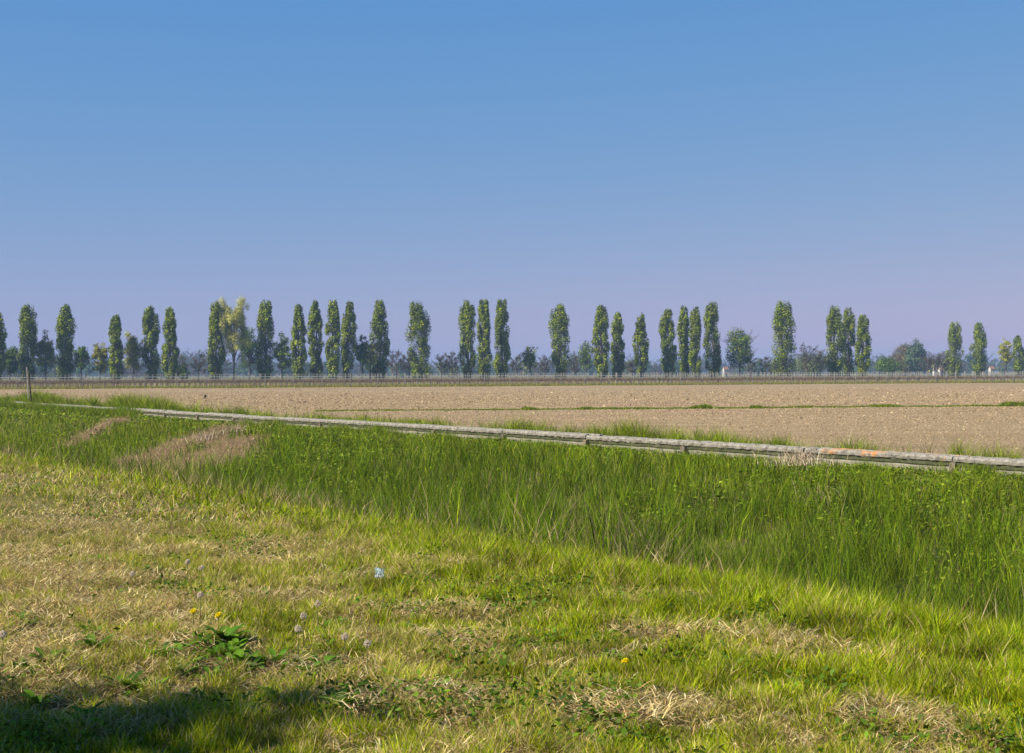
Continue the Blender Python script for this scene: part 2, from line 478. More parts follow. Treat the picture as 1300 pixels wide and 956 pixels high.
o = mb.build('verge_grass', MAT['blade']); tag(o, 'bright yellow green mown grass covering the near verge', 'grass', kind='stuff')
o = ms.build('mown_straw', MAT['straw']); tag(o, 'dry pale hay left lying on the mown verge', 'straw', kind='stuff')

# small leafy weeds low in the verge
X, Y = scatter(150000, 4.4, 30, 1.4)
s, t = st(X, Y); n1 = fbm(X * 2.0, Y * 2.0, 3, 201)
k = (s < 6.6) & (n1 > .57) & (RNG.random(len(X)) < smooth(.57, .72, n1) * .8)
X, Y = X[k], Y[k]; n = len(X)
mv = MB()
def leaves(mb, P, size, col, rng=RNG, upb=.9, aspect=.55):
    n = len(P)
    N = rng.standard_normal((n, 3)); N[:, 2] = np.abs(N[:, 2]) + upb
    N /= np.linalg.norm(N, axis=1)[:, None]
    A = np.cross(N, rng.standard_normal((n, 3))); A /= np.linalg.norm(A, axis=1)[:, None] + 1e-9
    B = np.cross(N, A)
    sz = np.broadcast_to(size, (n,))[:, None]
    V = np.stack([P - A * sz * .5, P + B * sz * .5 * aspect - A * sz * .05, P + A * sz * .5, P - B * sz * .5 * aspect - A * sz * .05], 1)
    mb.add(V.reshape(-1, 3), np.arange(n)[:, None] * 4 + np.arange(4), np.repeat(col, 4, axis=0))
leaves(mv, np.stack([X, Y, height(X, Y) + .02 + .075 * RNG.random(n)], -1), .018 + .025 * RNG.random(n), pick(((.07, .13, .006), (.11, .19, .008), (.04, .075, .005)), np.tile((.5, .25, .25), (n, 1))))
o = mv.build('verge_weeds', MAT['leaf']); tag(o, 'patches of small dark green leaves low in the mown verge', 'weeds', kind='stuff')

# --- ditch and far bank
R1, R2, R3, R4 = (.098, .172, .005), (.165, .235, .008), (.028, .052, .004), (.25, .28, .012)
mb = MB(); md = MB(); mw = MB()
X, Y = scatter(620000, 12, 130, 1.45)
s, t = st(X, Y)
k = (s > 7.5) & (s < 26.9); X, Y, s, t = X[k], Y[k], s[k], t[k]
br = bare(X, Y)
n1 = fbm(X * .35, Y * .35, 3, 51); n2 = fbm(X * 1.7, Y * 1.7, 2, 61)
low = 1 - smooth(11.5, 15.5, s + 2 * (n1 - .5))              # bottom of the ditch: dead stalks show
keep = (RNG.random(len(X)) > br * .985) & (RNG.random(len(X)) > low * .45)
X, Y, s, t, br, n1, n2, low = [q[keep] for q in (X, Y, s, t, br, n1, n2, low)]
n = len(X)
sc = np.clip(Y / 26, .9, 4.2)
h = (.22 + .34 * n1 + .16 * n2) * (.45 + .8 * RNG.random(n)) * (1 - .72 * smooth(22.5, 26, s) * (1 - smooth(-62, -80, -t * -1) * 0)) * (1 - .35 * smooth(-55, -75, t) * 1)
h = np.where(RNG.random(n) < .035, h * 1.45, h)
wd = (.006 + .007 * RNG.random(n)) * sc ** .75
P = np.stack([.40 + 0 * n1, .26 + .2 * n2, .20 + .16 * (1 - n2), .10 + .35 * smooth(20, 26, s) + .3 * smooth(-45, -60, t), .03 + .35 * low + .2 * br], -1)
col = pick((R1, R2, R3, R4, (.26, .20, .10)), P)
cl = fbm(X * 2.4, Y * 2.4, 3, 161)
h = h * (.45 + 1.15 * smooth(.3, .7, cl)); col = col * (.38 + 1.25 * fbm(X * 1.5, Y * 1.5, 3, 171))[:, None]
blades(mb, X, Y, height(X, Y) - .02, h, wd, .08 + .32 * RNG.random(n), col, .5)
o = mb.build('ditch_grass', MAT['blade']); tag(o, 'lush dark green tall grass growing over the ditch bank', 'tall grass', kind='stuff')

# leafy weeds among the bank grass
X, Y = scatter(420000, 14, 120, 1.5)
s, t = st(X, Y)
k = (s > 13) & (s < 27.0); X, Y, s, t = X[k], Y[k], s[k], t[k]
n1 = fbm(X * .28 + 3, Y * .28, 3, 71)
px_, py_ = pix(X, Y, height(X, Y))
leafy = np.clip(smooth(.46, .6, n1) * .5 + 1.0 * (smooth(225, 260, px_) * (1 - smooth(430, 560, px_)) * smooth(16, 19, s)) + .6 * smooth(950, 1080, px_) * smooth(15, 20, s) + .7 * smooth(23.5, 26, s), 0, 1)
k = (RNG.random(len(X)) < leafy * .6) & (bare(X, Y) < .35); X, Y, n1 = X[k], Y[k], n1[k]
n = len(X)
def leaves(mb, P, size, col, rng=RNG, upb=.9, aspect=.55):
    n = len(P)
    N = rng.standard_normal((n, 3)); N[:, 2] = np.abs(N[:, 2]) + upb
    N /= np.linalg.norm(N, axis=1)[:, None]
    A = np.cross(N, rng.standard_normal((n, 3))); A /= np.linalg.norm(A, axis=1)[:, None] + 1e-9
    B = np.cross(N, A)
    sz = np.broadcast_to(size, (n,))[:, None]
    V = np.stack([P - A * sz * .5, P + B * sz * .5 * aspect - A * sz * .05, P + A * sz * .5, P - B * sz * .5 * aspect - A * sz * .05], 1)
    mb.add(V.reshape(-1, 3), np.arange(n)[:, None] * 4 + np.arange(4), np.repeat(col, 4, axis=0))
sc = np.clip(Y / 26, .9, 3.5)
zz = height(X, Y) + .05 + (.12 + .42 * fbm(X * 1.1, Y * 1.1, 2, 81)) * RNG.random(n) ** .4 * (1 - .75 * smooth(22.5, 25.5, st(X, Y)[0]))
col = pick(((.11, .17, .006), (.16, .215, .009), (.045, .075, .005), (.20, .23, .012)), np.tile((.4, .28, .2, .12), (n, 1)))
col = col * (.45 + 1.1 * fbm(X * 1.5, Y * 1.5, 3, 171))[:, None]
leaves(mw, np.stack([X, Y, zz], -1), (.05 + .05 * RNG.random(n)) * sc ** .7, col)
o = mw.build('bank_weeds', MAT['leaf']); tag(o, 'low leafy green weeds matted over the upper ditch bank', 'weeds', kind='stuff')

# dead stalks: on the cut paths, along the ditch bottom
X, Y = scatter(420000, 9, 110, 1.4)
s, t = st(X, Y)
k = (s > 6.6) & (s < 26.8); X, Y, s = X[k], Y[k], s[k]
br = bare(X, Y); n1 = fbm(X * .5, Y * .5, 3, 91)
low = (1 - smooth(12, 15.5, s)) * smooth(.42, .62, n1)
k = RNG.random(len(X)) < np.clip(br * .45 + low * .35 + .01, 0, 1)
X, Y, br = X[k], Y[k], br[k]; n = len(X)
col = pick(((.40, .285, .15), (.25, .155, .075), (.10, .06, .03), (.50, .37, .20)), np.tile((.36, .32, .14, .18), (n, 1)))
sc = np.clip(Y / 26, .7, 4)
ln = np.where(br > .3, .95 + .6 * RNG.random(n), .25 + .9 * RNG.random(n))
blades(md, X, Y, height(X, Y) + .08 * RNG.random(n), .18 + .28 * RNG.random(n), (.006 + .005 * RNG.random(n)) * sc ** .8, ln, col, .4)
# a few clumps of dead reed in front of and over the channel
for px, py, cnt, hh in ((1018, 596, 240, .62), (1000, 598, 90, .45), (1078, 582, 26, .8), (300, 552, 120, .55), (305, 540, 40, .5), (1040, 640, 50, .4), (262, 560, 140, .5), (780, 700, 30, .4)):
    c = at(px, py)
    n = cnt; r = .5 * np.abs(RNG.standard_normal(n)) ; a = RNG.random(n) * 6.28
    X = c[0] + r * np.cos(a); Y = c[1] + r * np.sin(a)
    col = pick(((.52, .40, .26), (.36, .25, .16), (.6, .5, .36)), np.tile((.4, .3, .3), (n, 1)))
    blades(md, X, Y, height(X, Y), hh * (.5 + .8 * RNG.random(n)), .014 + .008 * RNG.random(n), .15 + .6 * RNG.random(n), col, .8)
o = md.build('dead_reeds', MAT['straw']); tag(o, 'brown dead reed stalks along the ditch bottom and bare strips', 'dead reeds', kind='stuff')

# --- grass margin behind the channel, and over it at the far left
mb = MB()
n0 = 150000
s = 28.45 + RNG.random(n0) ** 1.3 * 2.3
t = -18 - 130 * RNG.random(n0) ** 1.1
wide = smooth(-48, -56, t) * (1 - smooth(-62, -72, t))
s = s + wide * RNG.random(n0) * 3.5
X, Y = xy(s, t)
n1 = fbm(t * .33, s * .8, 3, 101)
amp = smooth(.26, .52, n1) * (1 - .75 * smooth(29.0, 30.5, s)) 
px_, py_ = pix(X, Y, np.zeros(n0))
gap = 1 - .85 * smooth(1120, 1140, px_) * (1 - smooth(1170, 1180, px_)) - .8 * smooth(610, 640, px_) * 0
left = 1 - smooth(265, 300, px_)
k = RNG.random(n0) < (amp * .9 + .1) * gap
s, t, X, Y, n1, amp, left = [q[k] for q in (s, t, X, Y, n1, amp, left)]
n = len(X)
h = (.12 + .36 * amp * (.5 + n1)) * (.5 + .8 * RNG.random(n)) * (1 + .5 * left)
col = pick(((.17, .24, .008), (.27, .33, .010), (.07, .11, .006), (.38, .31, .12)), np.tile((.38, .38, .16, .08), (n, 1))) * (.5 + fbm(X * 2, Y * 2, 3, 181))[:, None]
h = h * (.5 + 1.0 * smooth(.3, .7, fbm(X * 2.6, Y * 2.6, 2, 191)))
blades(mb, X, Y, np.zeros(n), h, .012 * np.clip(Y / 40, .8, 2.6) ** .8, .1 + .5 * RNG.random(n), col, .5)
# front of the channel, hiding its foot
n0 = 60000
s = 25.8 + RNG.random(n0) * 1.1; t = -14 - 130 * RNG.random(n0)
X, Y = xy(s, t); n1 = fbm(t * .45, s, 3, 121); px_, _ = pix(X, Y, np.zeros(n0))
left = 1 - smooth(150, 200, px_)
k = RNG.random(n0) < smooth(.3, .7, n1 + .4 * left) ; X, Y, n1, s, left = X[k], Y[k], n1[k], s[k], left[k]; n = len(X)
h = (.04 + .42 * smooth(.5, .78, n1) + .45 * left) * (.5 + .7 * RNG.random(n))
col = pick(((.14, .21, .008), (.22, .28, .010), (.06, .09, .006), (.38, .31, .12)), np.tile((.4, .34, .2, .06), (n, 1)))
blades(mb, X, Y, height(X, Y) - .02, h, .012 * np.clip(Y / 40, .8, 2.6) ** .8, .1 + .45 * RNG.random(n), col, .5)
for px, py, cnt, rr_, hh in ((492, 550, 900, .8, .42), (478, 552, 500, .6, .34), (440, 548, 300, .8, .25), (1243, 604, 500, .35, .30), (905, 590, 160, .3, .22), (555, 556, 250, .6, .25), (700, 566, 260, .7, .22), (1100, 596, 300, .6, .24), (288, 532, 300, .8, .42), (150, 526, 900, 2.5, .5), (110, 522, 500, 1.6, .4), (620, 560, 200, .5, .2), (950, 590, 260, .5, .26), (760, 572, 120, .4, .3)):
    c = at(px, py); r_ = rr_ * np.abs(RNG.standard_normal(cnt)); a_ = RNG.random(cnt) * 6.28
    X = c[0] + r_ * np.cos(a_); Y = c[1] + r_ * np.sin(a_)
    col = pick(((.14, .21, .008), (.22, .28, .010), (.06, .09, .006)), np.tile((.45, .35, .2), (cnt, 1)))
    blades(mb, X, Y, height(X, Y) - .02, hh * (.6 + .8 * RNG.random(cnt)), .012 * max(1, Y.mean() / 45), .1 + .6 * RNG.random(cnt), col, .6)
o = mb.build('margin_grass', MAT['blade']); tag(o, 'ragged green grass growing along both sides of the concrete channel', 'grass', kind='stuff')

# --- grassy furrow across the ploughed field
mb = MB()
FA = np.array(at(400, 524.5)[:2]); FB = np.array(at(1300, 517.5)[:2]); FB = FB + (FB - FA) * .4
n0 = 110000
u = RNG.random(n0)
n1 = fbm(u * 60, u * 0, 3, 131); n3 = fbm(u * 22, u * 0 + 3, 2, 141)
Lf = np.linalg.norm(FB - FA); dF = (FB - FA) / Lf; nF = np.array((-dF[1], dF[0]))
off = RNG.standard_normal(n0) * (.36 + .5 * (1 - smooth(0, .15, u)))
X = FA[0] + dF[0] * Lf * u + nF[0] * off; Y = FA[1] + dF[1] * Lf * u + nF[1] * off
amp = smooth(.45, .72, n1 * .6 + n3 * .4)
px_, _ = pix(X, Y, np.zeros(n0))
for c, r, q in ((745, 12, 1.3), (1122, 30, 1.1), (1020, 20, .7), (960, 10, .8), (672, 12, .6), (1290, 25, .9), (890, 18, .5)):
    amp = np.maximum(amp * .75, q * (1 - smooth(r * .4, r, abs(px_ - c))))
k = RNG.random(n0) < .6 + .6 * amp; X, Y, amp = X[k], Y[k], amp[k]; n = len(X)
h = (.09 + .34 * amp * (.4 + 1.1 * fbm(X * 1.7, Y, 2, 151))) * (.4 + 1.0 * RNG.random(n))
col = pick(((.14, .21, .010), (.22, .28, .012), (.06, .09, .008), (.13, .09, .035)), np.tile((.36, .30, .2, .14), (n, 1)))
blades(mb, X, Y, np.full(n, .03), h, .022 + .012 * RNG.random(n), .2 + .5 * RNG.random(n), col, .5)
o = mb.build('furrow_grass', MAT['blade']); tag(o, 'thin line of green grass tufts along a furrow across the ploughed field', 'grass', kind='stuff')
# grass under the vines
mb = MB(); n0 = 60000
u = -60 + 360 * RNG.random(n0); v = -1.3 + 24 * RNG.random(n0) ** 1.8
P = VA + VD * u[:, None] + VN * v[:, None]
col = pick(((.24, .24, .02), (.15, .17, .015), (.34, .30, .09)), np.tile((.45, .3, .25), (n0, 1)))
blades(mb, P[:, 0], P[:, 1], np.full(n0, .06), .18 + .32 * RNG.random(n0), .07, .2 + .4 * RNG.random(n0), col, .4)
o = mb.build('vineyard_grass', MAT['blade']); tag(o, 'yellowish green grass under the vine rows', 'grass', kind='stuff')

# --- clods on the near field
mb = MB()
X, Y = scatter(330000, 31, 270, 1.85)
s, t = st(X, Y); k = (s > 30.2) & (RNG.random(len(X)) > smooth(110, 265, Y)) & (((X - VA[0]) * VN[0] + (Y - VA[1]) * VN[1]) < -1); X, Y = X[k], Y[k]; n = len(X)
ico = np.array([(0, 0, 1), (.9, 0, .1), (.2, .85, .15), (-.75, .5, 0), (-.7, -.55, .1), (.25, -.85, 0)], float)
fc = np.array([(0, 1, 2), (0, 2, 3), (0, 3, 4), (0, 4, 5), (0, 5, 1)])
sz = (.011 + .017 * RNG.random(n) ** 3 + .025 * (RNG.random(n) < .012)) * np.clip(Y / 45, .8, 3)
V = ico[None] * (1 + .35 * RNG.standard_normal((n, 6, 1))) * sz[:, None, None] * np.array((1.2, 1.2, .8))
a = RNG.random(n) * 6.28; ca, sa_ = np.cos(a), np.sin(a)
V = np.stack([V[..., 0] * ca[:, None] - V[..., 1] * sa_[:, None], V[..., 0] * sa_[:, None] + V[..., 1] * ca[:, None], V[..., 2]], -1)
zf = .035 + .05 * (fbm(X * .8, Y * .8, 3, 4) - .5) + .10 * (fbm(X * .05, Y * .12, 2, 8) - .5)
V += np.stack([X, Y, zf], -1)[:, None]
cc = pick(((.27, .195, .11), (.34, .25, .15), (.19, .13, .07), (.10, .07, .04)), np.tile((.48, .2, .25, .07), (n, 1)))
mb.add(V.reshape(-1, 3), (np.arange(n)[:, None, None] * 6 + fc).reshape(-1, 3), np.repeat(cc, 6, axis=0))
MAT['clod'] = leaf_mat('dry_clod', 0, 0)
o = mb.build('soil_clods', MAT['clod']); tag(o, 'small dry clods of tan earth over the ploughed field', 'soil clods', kind='stuff')

# ------------------------------------------------------------------ concrete irrigation channel
def concrete_mat(name, orange):
    m, n, l, out = new_mat(name)
    geo = n.new('ShaderNodeNewGeometry'); vec = geo.outputs['Position']
    p = n.new('ShaderNodeBsdfPrincipled'); p.inputs['Roughness'].default_value = .95; p.inputs['Specular IOR Level'].default_value = .2
    a = noise(n, l, 7, 8, .75, vec)
    r = ramp(n, [(.33, (.04, .034, .025)), (.42, (.15, .135, .11)), (.55, (.25, .23, .195)), (.7, (.35, .33, .29))])
    l.new(a.outputs[0], r.inputs[0])
    b = noise(n, l, 1.0, 5, .7, vec)
    r2 = ramp(n, [(.52, (0, 0, 0)), (.62, (1, 1, 1))]); l.new(b.outputs[0], r2.inputs[0])
    mu = n.new('ShaderNodeMath'); mu.operation = 'MULTIPLY'; mu.inputs[1].default_value = .18 + .62 * orange
    l.new(r2.outputs[0], mu.inputs[0])
    mx = n.new('ShaderNodeMix'); mx.data_type = 'RGBA'
    l.new(mu.outputs[0], mx.inputs[0]); l.new(r.outputs[0], mx.inputs[6]); mx.inputs[7].default_value = (.50, .21, .05, 1) if orange else (.20, .19, .10, 1)
    l.new(mx.outputs[2], p.inputs['Base Color'])
    bp = n.new('ShaderNodeBump'); bp.inputs['Distance'].default_value = .02; bp.inputs['Strength'].default_value = .6
    c = noise(n, l, 16, 6, .7, vec); l.new(c.outputs[0], bp.inputs['Height']); l.new(bp.outputs[0], p.inputs['Normal'])
    l.new(p.outputs[0], out.inputs[0])
    return m
MAT['conc'] = concrete_mat('weathered_concrete', 0)
MAT['conc_o'] = concrete_mat('lichen_concrete', 1)
MAT['body'] = rough_mat('trough_body', [(.3, (.17, .18, .12)), (.5, (.32, .30, .23)), (.75, (.42, .38, .30))], 3, 6, .3, 30)
MAT['algae_shade'] = rough_mat('algae_shade_concrete', [(.3, (.05, .055, .03)), (.6, (.10, .105, .055)), (.8, (.18, .17, .10))], 4, 6, .3, 30)  # dark green holds the shade under the rim, with an algae tint

MAT['pier'] = rough_mat('worn_pier', [(.3, (.09, .07, .05)), (.6, (.2, .16, .12)), (.8, (.3, .25, .2))], 9, 6, .6, 25)
chan = thing('irrigation_channel', (0, 0, 0), 'long weathered concrete irrigation trough raised on short supports at the edge of the ploughed field', 'channel')
RIM = EYE - 2.0
def profile_strip(prof, s0, t0, t1, wob, seg, jx=0.0, rs=0):
    """sweep a closed cross-section (ds, z) along t from t0 to t1, edges a little worn"""
    rr = np.random.default_rng(rs)
    prof = np.asarray(prof, float); k = len(prof)
    ts = np.linspace(t0, t1, seg)
    V = []
    for i, tv in enumerate(ts):
        ds = prof[:, 0] + wob * rr.standard_normal(k); dz = prof[:, 1] + wob * rr.standard_normal(k)
        x, y = xy(s0 + ds + jx, np.full(k, tv)); V.append(np.stack([x, y, dz], -1))
    V = np.concatenate(V)
    f = [(i * k + j, i * k + (j + 1) % k, (i + 1) * k + (j + 1) % k, (i + 1) * k + j) for i in range(seg - 1) for j in range(k)]
    return V, f, k
def capped(mb, V, f, k):
    off = mb.n
    mb.add(V, f)
    c0 = V[:k].mean(0); c1 = V[-k:].mean(0)
    mb.add([c0, c1], np.zeros((0, 3)))
    n = len(V)
    mb.also([(off + n, off + (j + 1) % k, off + j) for j in range(k)] + [(off + n + 1, off + n - k + j, off + n - k + (j + 1) % k) for j in range(k)], 0)
def t_of_pixel(px):          # where the channel line crosses the image column px
    best = min(np.arange(-160, -10, .02), key=lambda tv: abs(pix(*[np.array(q) for q in (*xy(27.55, tv), RIM)])[0] - px))
    return float(best)
joints = [t_of_pixel(875)]
L = 4.85
tcur = joints[0]
ts_j = [tcur + L * k for k in range(-19, 5)]
rj = random.Random(3)
for i, t0 in enumerate(ts_j[:-1]):
    t1 = ts_j[i + 1]
    pc = pix(*[np.array(q) for q in (*xy(27.55, (t0 + t1) / 2), RIM)])[0]
    orange = 1010 < pc < 1260
    jx = rj.uniform(-.02, .02); dz = rj.uniform(-.022, .022)
    z0 = RIM + dz
    prof = [(-.40, z0 - .05), (-.37, z0), (-.22, z0), (-.20, z0 - .05), (-.22, z0 - .13), (-.33, z0 - .145), (-.39, z0 - .12)]
    mb = MB(); capped(mb, *profile_strip(prof, 27.75, t0 + .02, t1 - .02, .006, 40, jx, i))
    prof2 = [(-p[0], p[1] - .012) for p in prof][::-1]
    capped(mb, *profile_strip(prof2, 27.75, t0 + .02, t1 - .02, .006, 40, jx, i + 50))
    o = mb.build('rim', MAT['conc_o' if orange else 'conc'], chan)
    if orange: o['label'] = 'rim stained orange with lichen'
    # half-round body: outer skin and inner skin
    mb = MB()
    th = np.linspace(0.12, math.pi - .12, 13)
    outer = [(-.315 * math.cos(a), z0 - .13 - .44 * math.sin(a)) for a in th]
    inner = [(-.25 * math.cos(a), z0 - .12 - .37 * math.sin(a)) for a in th][::-1]
    capped(mb, *profile_strip(outer + inner, 27.75, t0 + .03, t1 - .03, 0, 6, jx, 9))
    mb.build('trough', MAT['body'], chan, False)
    mb = MB()
    capped(mb, *profile_strip([(-.352, z0 - .148), (-.30, z0 - .148), (-.30, z0 - .235), (-.334, z0 - .23)], 27.75, t0 + .05, t1 - .05, .003, 20, jx, 9))
    mb.build('stain_shade_strip', MAT['algae_shade'], chan)  # added strip whose dark colour paints the shaded recess below the rim
for i, t0 in enumerate(ts_j):
    mb = MB()
    lean = rj.uniform(-.03, .03)
    # saddle: tapered pier with two horns gripping the trough
    for sg in (-1, 1):
        pf_ = [(sg * .45, -.45), (sg * .30, -.45), (sg * .325, RIM - .16), (sg * .38, RIM - .155), (sg * .43, RIM - .165)]
        if sg < 0: pf_ = pf_[::-1]
        capped(mb, *profile_strip(pf_, 27.75 + lean, t0 - .085, t0 + .085, .012, 4, 0, i))
    capped(mb, *profile_strip([(-.298, -.45), (.298, -.45), (.298, -.235), (-.298, -.235)], 27.75 + lean, t0 - .08, t0 + .08, .004, 3, 0, i))
    mb.build('support', MAT['pier'], chan)

# ------------------------------------------------------------------ old post by the channel, bird, litter
c = at(40, 514)
PX, PY, _ = at_dist(40, 512, 104)
t_ = thing('marker_post', (PX, PY, .0), 'lone leaning wooden post at the far left end of the ditch', 'post')
mb = MB(); k = F / 104
mb.tube([(0.0, 0, -.4), (-.03, 0, .6), (-.12, 0, 1.5), (-.22, 0, 2.72)], [.065, .06, .058, .05], 8)
mb.build('pole', rough_mat('old_shaded_wood', [(.3, (.03, .024, .018)), (.7, (.09, .07, .05))], 3, 5, .5, 20), t_, True)  # pole colour darkened to carry the post's shaded right side
mb = MB(); mb.box((-.27, -.04, 1.75), (.075, .06, 2.35), R=[(1, 0, -.05), (0, 1, 0), (.05, 0, 1)])
mb.build('lit_side_batten', MAT['postwood'], t_)  # pale strip whose colour stands for the post's sunlit left side

bx_, by_, bz_ = at_dist(260.5, 504, 74)
b = thing('bird', (bx_, by_, bz_), 'small dark bird flying low over the ploughed field', 'bird')
MAT['feather'] = rough_mat('feather', [(.3, (.015, .013, .012)), (.7, (.05, .04, .035))], 30, 3, 0)
mb = MB()
mb.tube([(-.10, 0, -.07), (-.05, 0, -.035), (0, 0, 0), (.05, 0, .035), (.075, 0, .055), (.10, 0, .06)], [.008, .024, .03, .024, .020, .003], 8)
mb.add([(-.09, -.005, -.062), (-.17, -.025, -.12), (-.16, .025, -.125), (-.07, .005, -.05)], [(0, 1, 2, 3)])
for sg in (-1, 1):
    mb.add([(.05, sg * .015, .03), (-.02, sg * .015, -.01), (-.03, sg * .10, .07), (.045, sg * .11, .09), (-.02, sg * .20, .12)], [(0, 1, 2, 3)]); mb.also([(3, 2, 4)], mb.n - 5)
mb.build('body', MAT['feather'], b, True)

def plastic_mat():
    m, n, l, out = new_mat('thin_plastic')
    p = n.new('ShaderNodeBsdfPrincipled'); p.inputs['Roughness'].default_value = .3
    tc = n.new('ShaderNodeTexCoord'); t = noise(n, l, 9, 2, .5, tc.outputs['Object'])
    r = ramp(n, [(.42, (.36, .38, .35)), (.55, (.17, .27, .29))]); l.new(t.outputs[0], r.inputs[0]); l.new(r.outputs[0], p.inputs['Base Color'])
    l.new(p.outputs[0], out.inputs[0]); return m
MAT['plastic'] = plastic_mat()
lx, ly, lz = at(482, 744)
mb = MB(); n = 12
gx, gy = np.meshgrid(np.linspace(-1, 1, n), np.linspace(-1, 1, n))
rr = np.random.default_rng(2)
gz = .022 * rr.random((n, n)) + .05 * (gy > .1) * (gy) + .02
idx = np.arange(n * n).reshape(n, n)
f = np.stack([idx[:-1, :-1], idx[:-1, 1:], idx[1:, 1:], idx[1:, :-1]], -1).reshape(-1, 4)
edge = 1 + .15 * rr.standard_normal((n, n))
mb.add(np.stack([gx * .032 * edge, gy * .026 * edge, gz], -1).reshape(-1, 3), f)
o = mb.build('plastic_scrap', MAT['plastic'], None, False); o.location = (lx, ly, lz + .03)
tag(o, 'crumpled pale blue and white plastic scrap lying in the mown grass', 'litter')

# ------------------------------------------------------------------ dandelions and broad-leaved weeds
MAT['yellow'] = leaf_mat('yellow_petal', .2, .02)
MAT['fluff'] = leaf_mat('seed_fluff', .5, .0)
def rosette(nl, L_, seed):
    r = np.random.default_rng(seed); mb = MB()
    for i in range(nl):
        a = i * 2.4 + r.normal() * .3; l_ = L_ * r.uniform(.6, 1.1); el = r.uniform(.25, 1.1); w_ = l_ * r.uniform(.11, .18)
        d = np.array((math.cos(a), math.sin(a), 0)); sd_ = np.array((-math.sin(a), math.cos(a), 0))
        V = []
        for q, ww in ((0, .15), (.2, .55), (.4, .8), (.6, 1), (.8, .8), (1, .02)):
            e = el - q * 1.0
            pz = l_ * (math.sin(el) * q - .35 * q * q) + .01
            pc_ = d * l_ * q * math.cos(el * .7) + np.array((0, 0, pz))
            jag = 1 + .25 * (r.random() - .5)
            V += [pc_ - sd_ * w_ * ww * jag + (0, 0, w_ * .3 * ww), pc_, pc_ + sd_ * w_ * ww * jag + (0, 0, w_ * .3 * ww)]
        f = []
        for k in range(5):
            f += [(k * 3, k * 3 + 1, k * 3 + 4, k * 3 + 3), (k * 3 + 1, k * 3 + 2, k * 3 + 5, k * 3 + 4)]
        cc = np.array(((.075, .17, .008), (.11, .21, .01), (.05, .12, .008))[i % 3])
        mb.add(V, f, cc)
    return mb
roset = [rosette(9 + 2 * i, .14 + .02 * i, 60 + i).mesh('leaves', MAT['leaf'], True) for i in range(5)]
def weed(px, py, k, sc, label, grp='dark broad leaved weeds in the mown verge'):
    x, y, z = at(px, py)
    o = bpy.data.objects.new('broadleaf_weed', roset[k]); C.objects.link(o)
    o.location = (x, y, z); o.rotation_euler = (0, 0, px * .7); o.scale = (sc, sc, sc * 1.1)
    return tag(o, label, 'weed', grp)
rw = random.Random(9)
extra = [(rw.gauss(285, 35), rw.gauss(838, 16), rw.uniform(.7, 1.2)) for _ in range(16)] + [(rw.uniform(0, 400), rw.uniform(845, 880), rw.uniform(.6, 1.1)) for _ in range(14)] + [(rw.gauss(415, 14), rw.gauss(806, 10), rw.uniform(.6, 1)) for _ in range(6)]
wl_ = [(445, 738, 1.3), (122, 690, 1.0), (500 / 3.94, 716, 1.2), (168, 722, 1.3), (192, 730, 1.0), (213, 745, .8), (270, 732, .7), (28, 790, .9), (38, 795, .8), (120, 828, 1.2), (140, 832, 1.0), (180, 826, 1.3),
       (240, 812, 1.0), (262, 822, 1.3), (285, 818, 1.4), (272, 838, 1.4), (300, 830, 1.2), (300, 850, 1.3), (320, 842, 1.0), (60, 846, 1.2), (20, 852, 1.2), (90, 855, 1.0), (350, 845, 1.2), (395, 858, 1.2), (410, 850, 1.0),
       (420, 800, 1.1), (408, 812, 1.0), (430, 795, .8), (425, 690, .7), (355, 710, .9), (338, 708, .7), (700, 835, .9), (830, 842, 1.0), (776, 838, .9), (520, 805, .9), (448, 830, .9), (905, 826, .9), (975, 846, 1.1), (868, 732, .8),
       (160, 880, 1.2), (240, 890, 1.3), (340, 885, 1.1), (50, 900, 1.3), (110, 915, 1.2), (430, 905, 1.2), (600, 900, 1.0), (760, 915, 1.1), (930, 900, 1.0), (1100, 915, 1.1), (300, 925, 1.3), (1240, 900, 1.0)]
for i, (px, py, sc) in enumerate(wl_ + extra):
    weed(px, py, i % 5, sc * .5, 'low dark green broad leaved weed in the near mown grass')

def seedhead():
    r = np.random.default_rng(4); mb = MB()
    n = 120
    d = r.standard_normal((n, 3)); d /= np.linalg.norm(d, axis=1)[:, None]
    for k in range(n):
        p = d[k] * .0115 * (1 + .15 * r.normal())
        u_ = np.cross(d[k], (0, 0, 1.)); u_ /= np.linalg.norm(u_) + 1e-9; v_ = np.cross(d[k], u_)
        mb.add([p, p + d[k] * .004 + u_ * .0042, p + d[k] * .004 + v_ * .0042, p + d[k] * .004 - u_ * .0042, p + d[k] * .004 - v_ * .0042], [(0, 1, 2), (0, 3, 4), (0, 2, 3)], (.66, .58, .46))
    return mb
def flowerhead():
    r = np.random.default_rng(5); mb = MB()
    for k in range(90):
        a = r.random() * 6.28; el = r.uniform(0, 1.3); L_ = .018
        d = np.array((math.cos(a) * math.cos(el), math.sin(a) * math.cos(el), math.sin(el))); sd_ = np.array((-math.sin(a), math.cos(a), 0)) * .0028
        mb.add([-sd_ * .5, sd_ * .5, d * L_ + sd_, d * L_ - sd_], [(0, 1, 2, 3)], (.85, .72, .01))
    return mb
mh = seedhead().mesh('seed_head', MAT['fluff']); mfw = flowerhead().mesh('flower_head', MAT['yellow'])
m_ = MB(); m_.tube([(0, 0, 0), (.004, 0, .06), (0, 0, .12), (.003, 0, .17)], [.0028, .0026, .0024, .0022], 6, (.20, .20, .06)); mstem = m_.mesh('stem', MAT['blade'], True)
m_ = MB(); m_.tube([(0, 0, -.004), (0, 0, .001), (0, 0, .004)], [.002, .0045, .003], 6, (.16, .10, .05)); mcore = m_.mesh('receptacle', MAT['straw'], True)
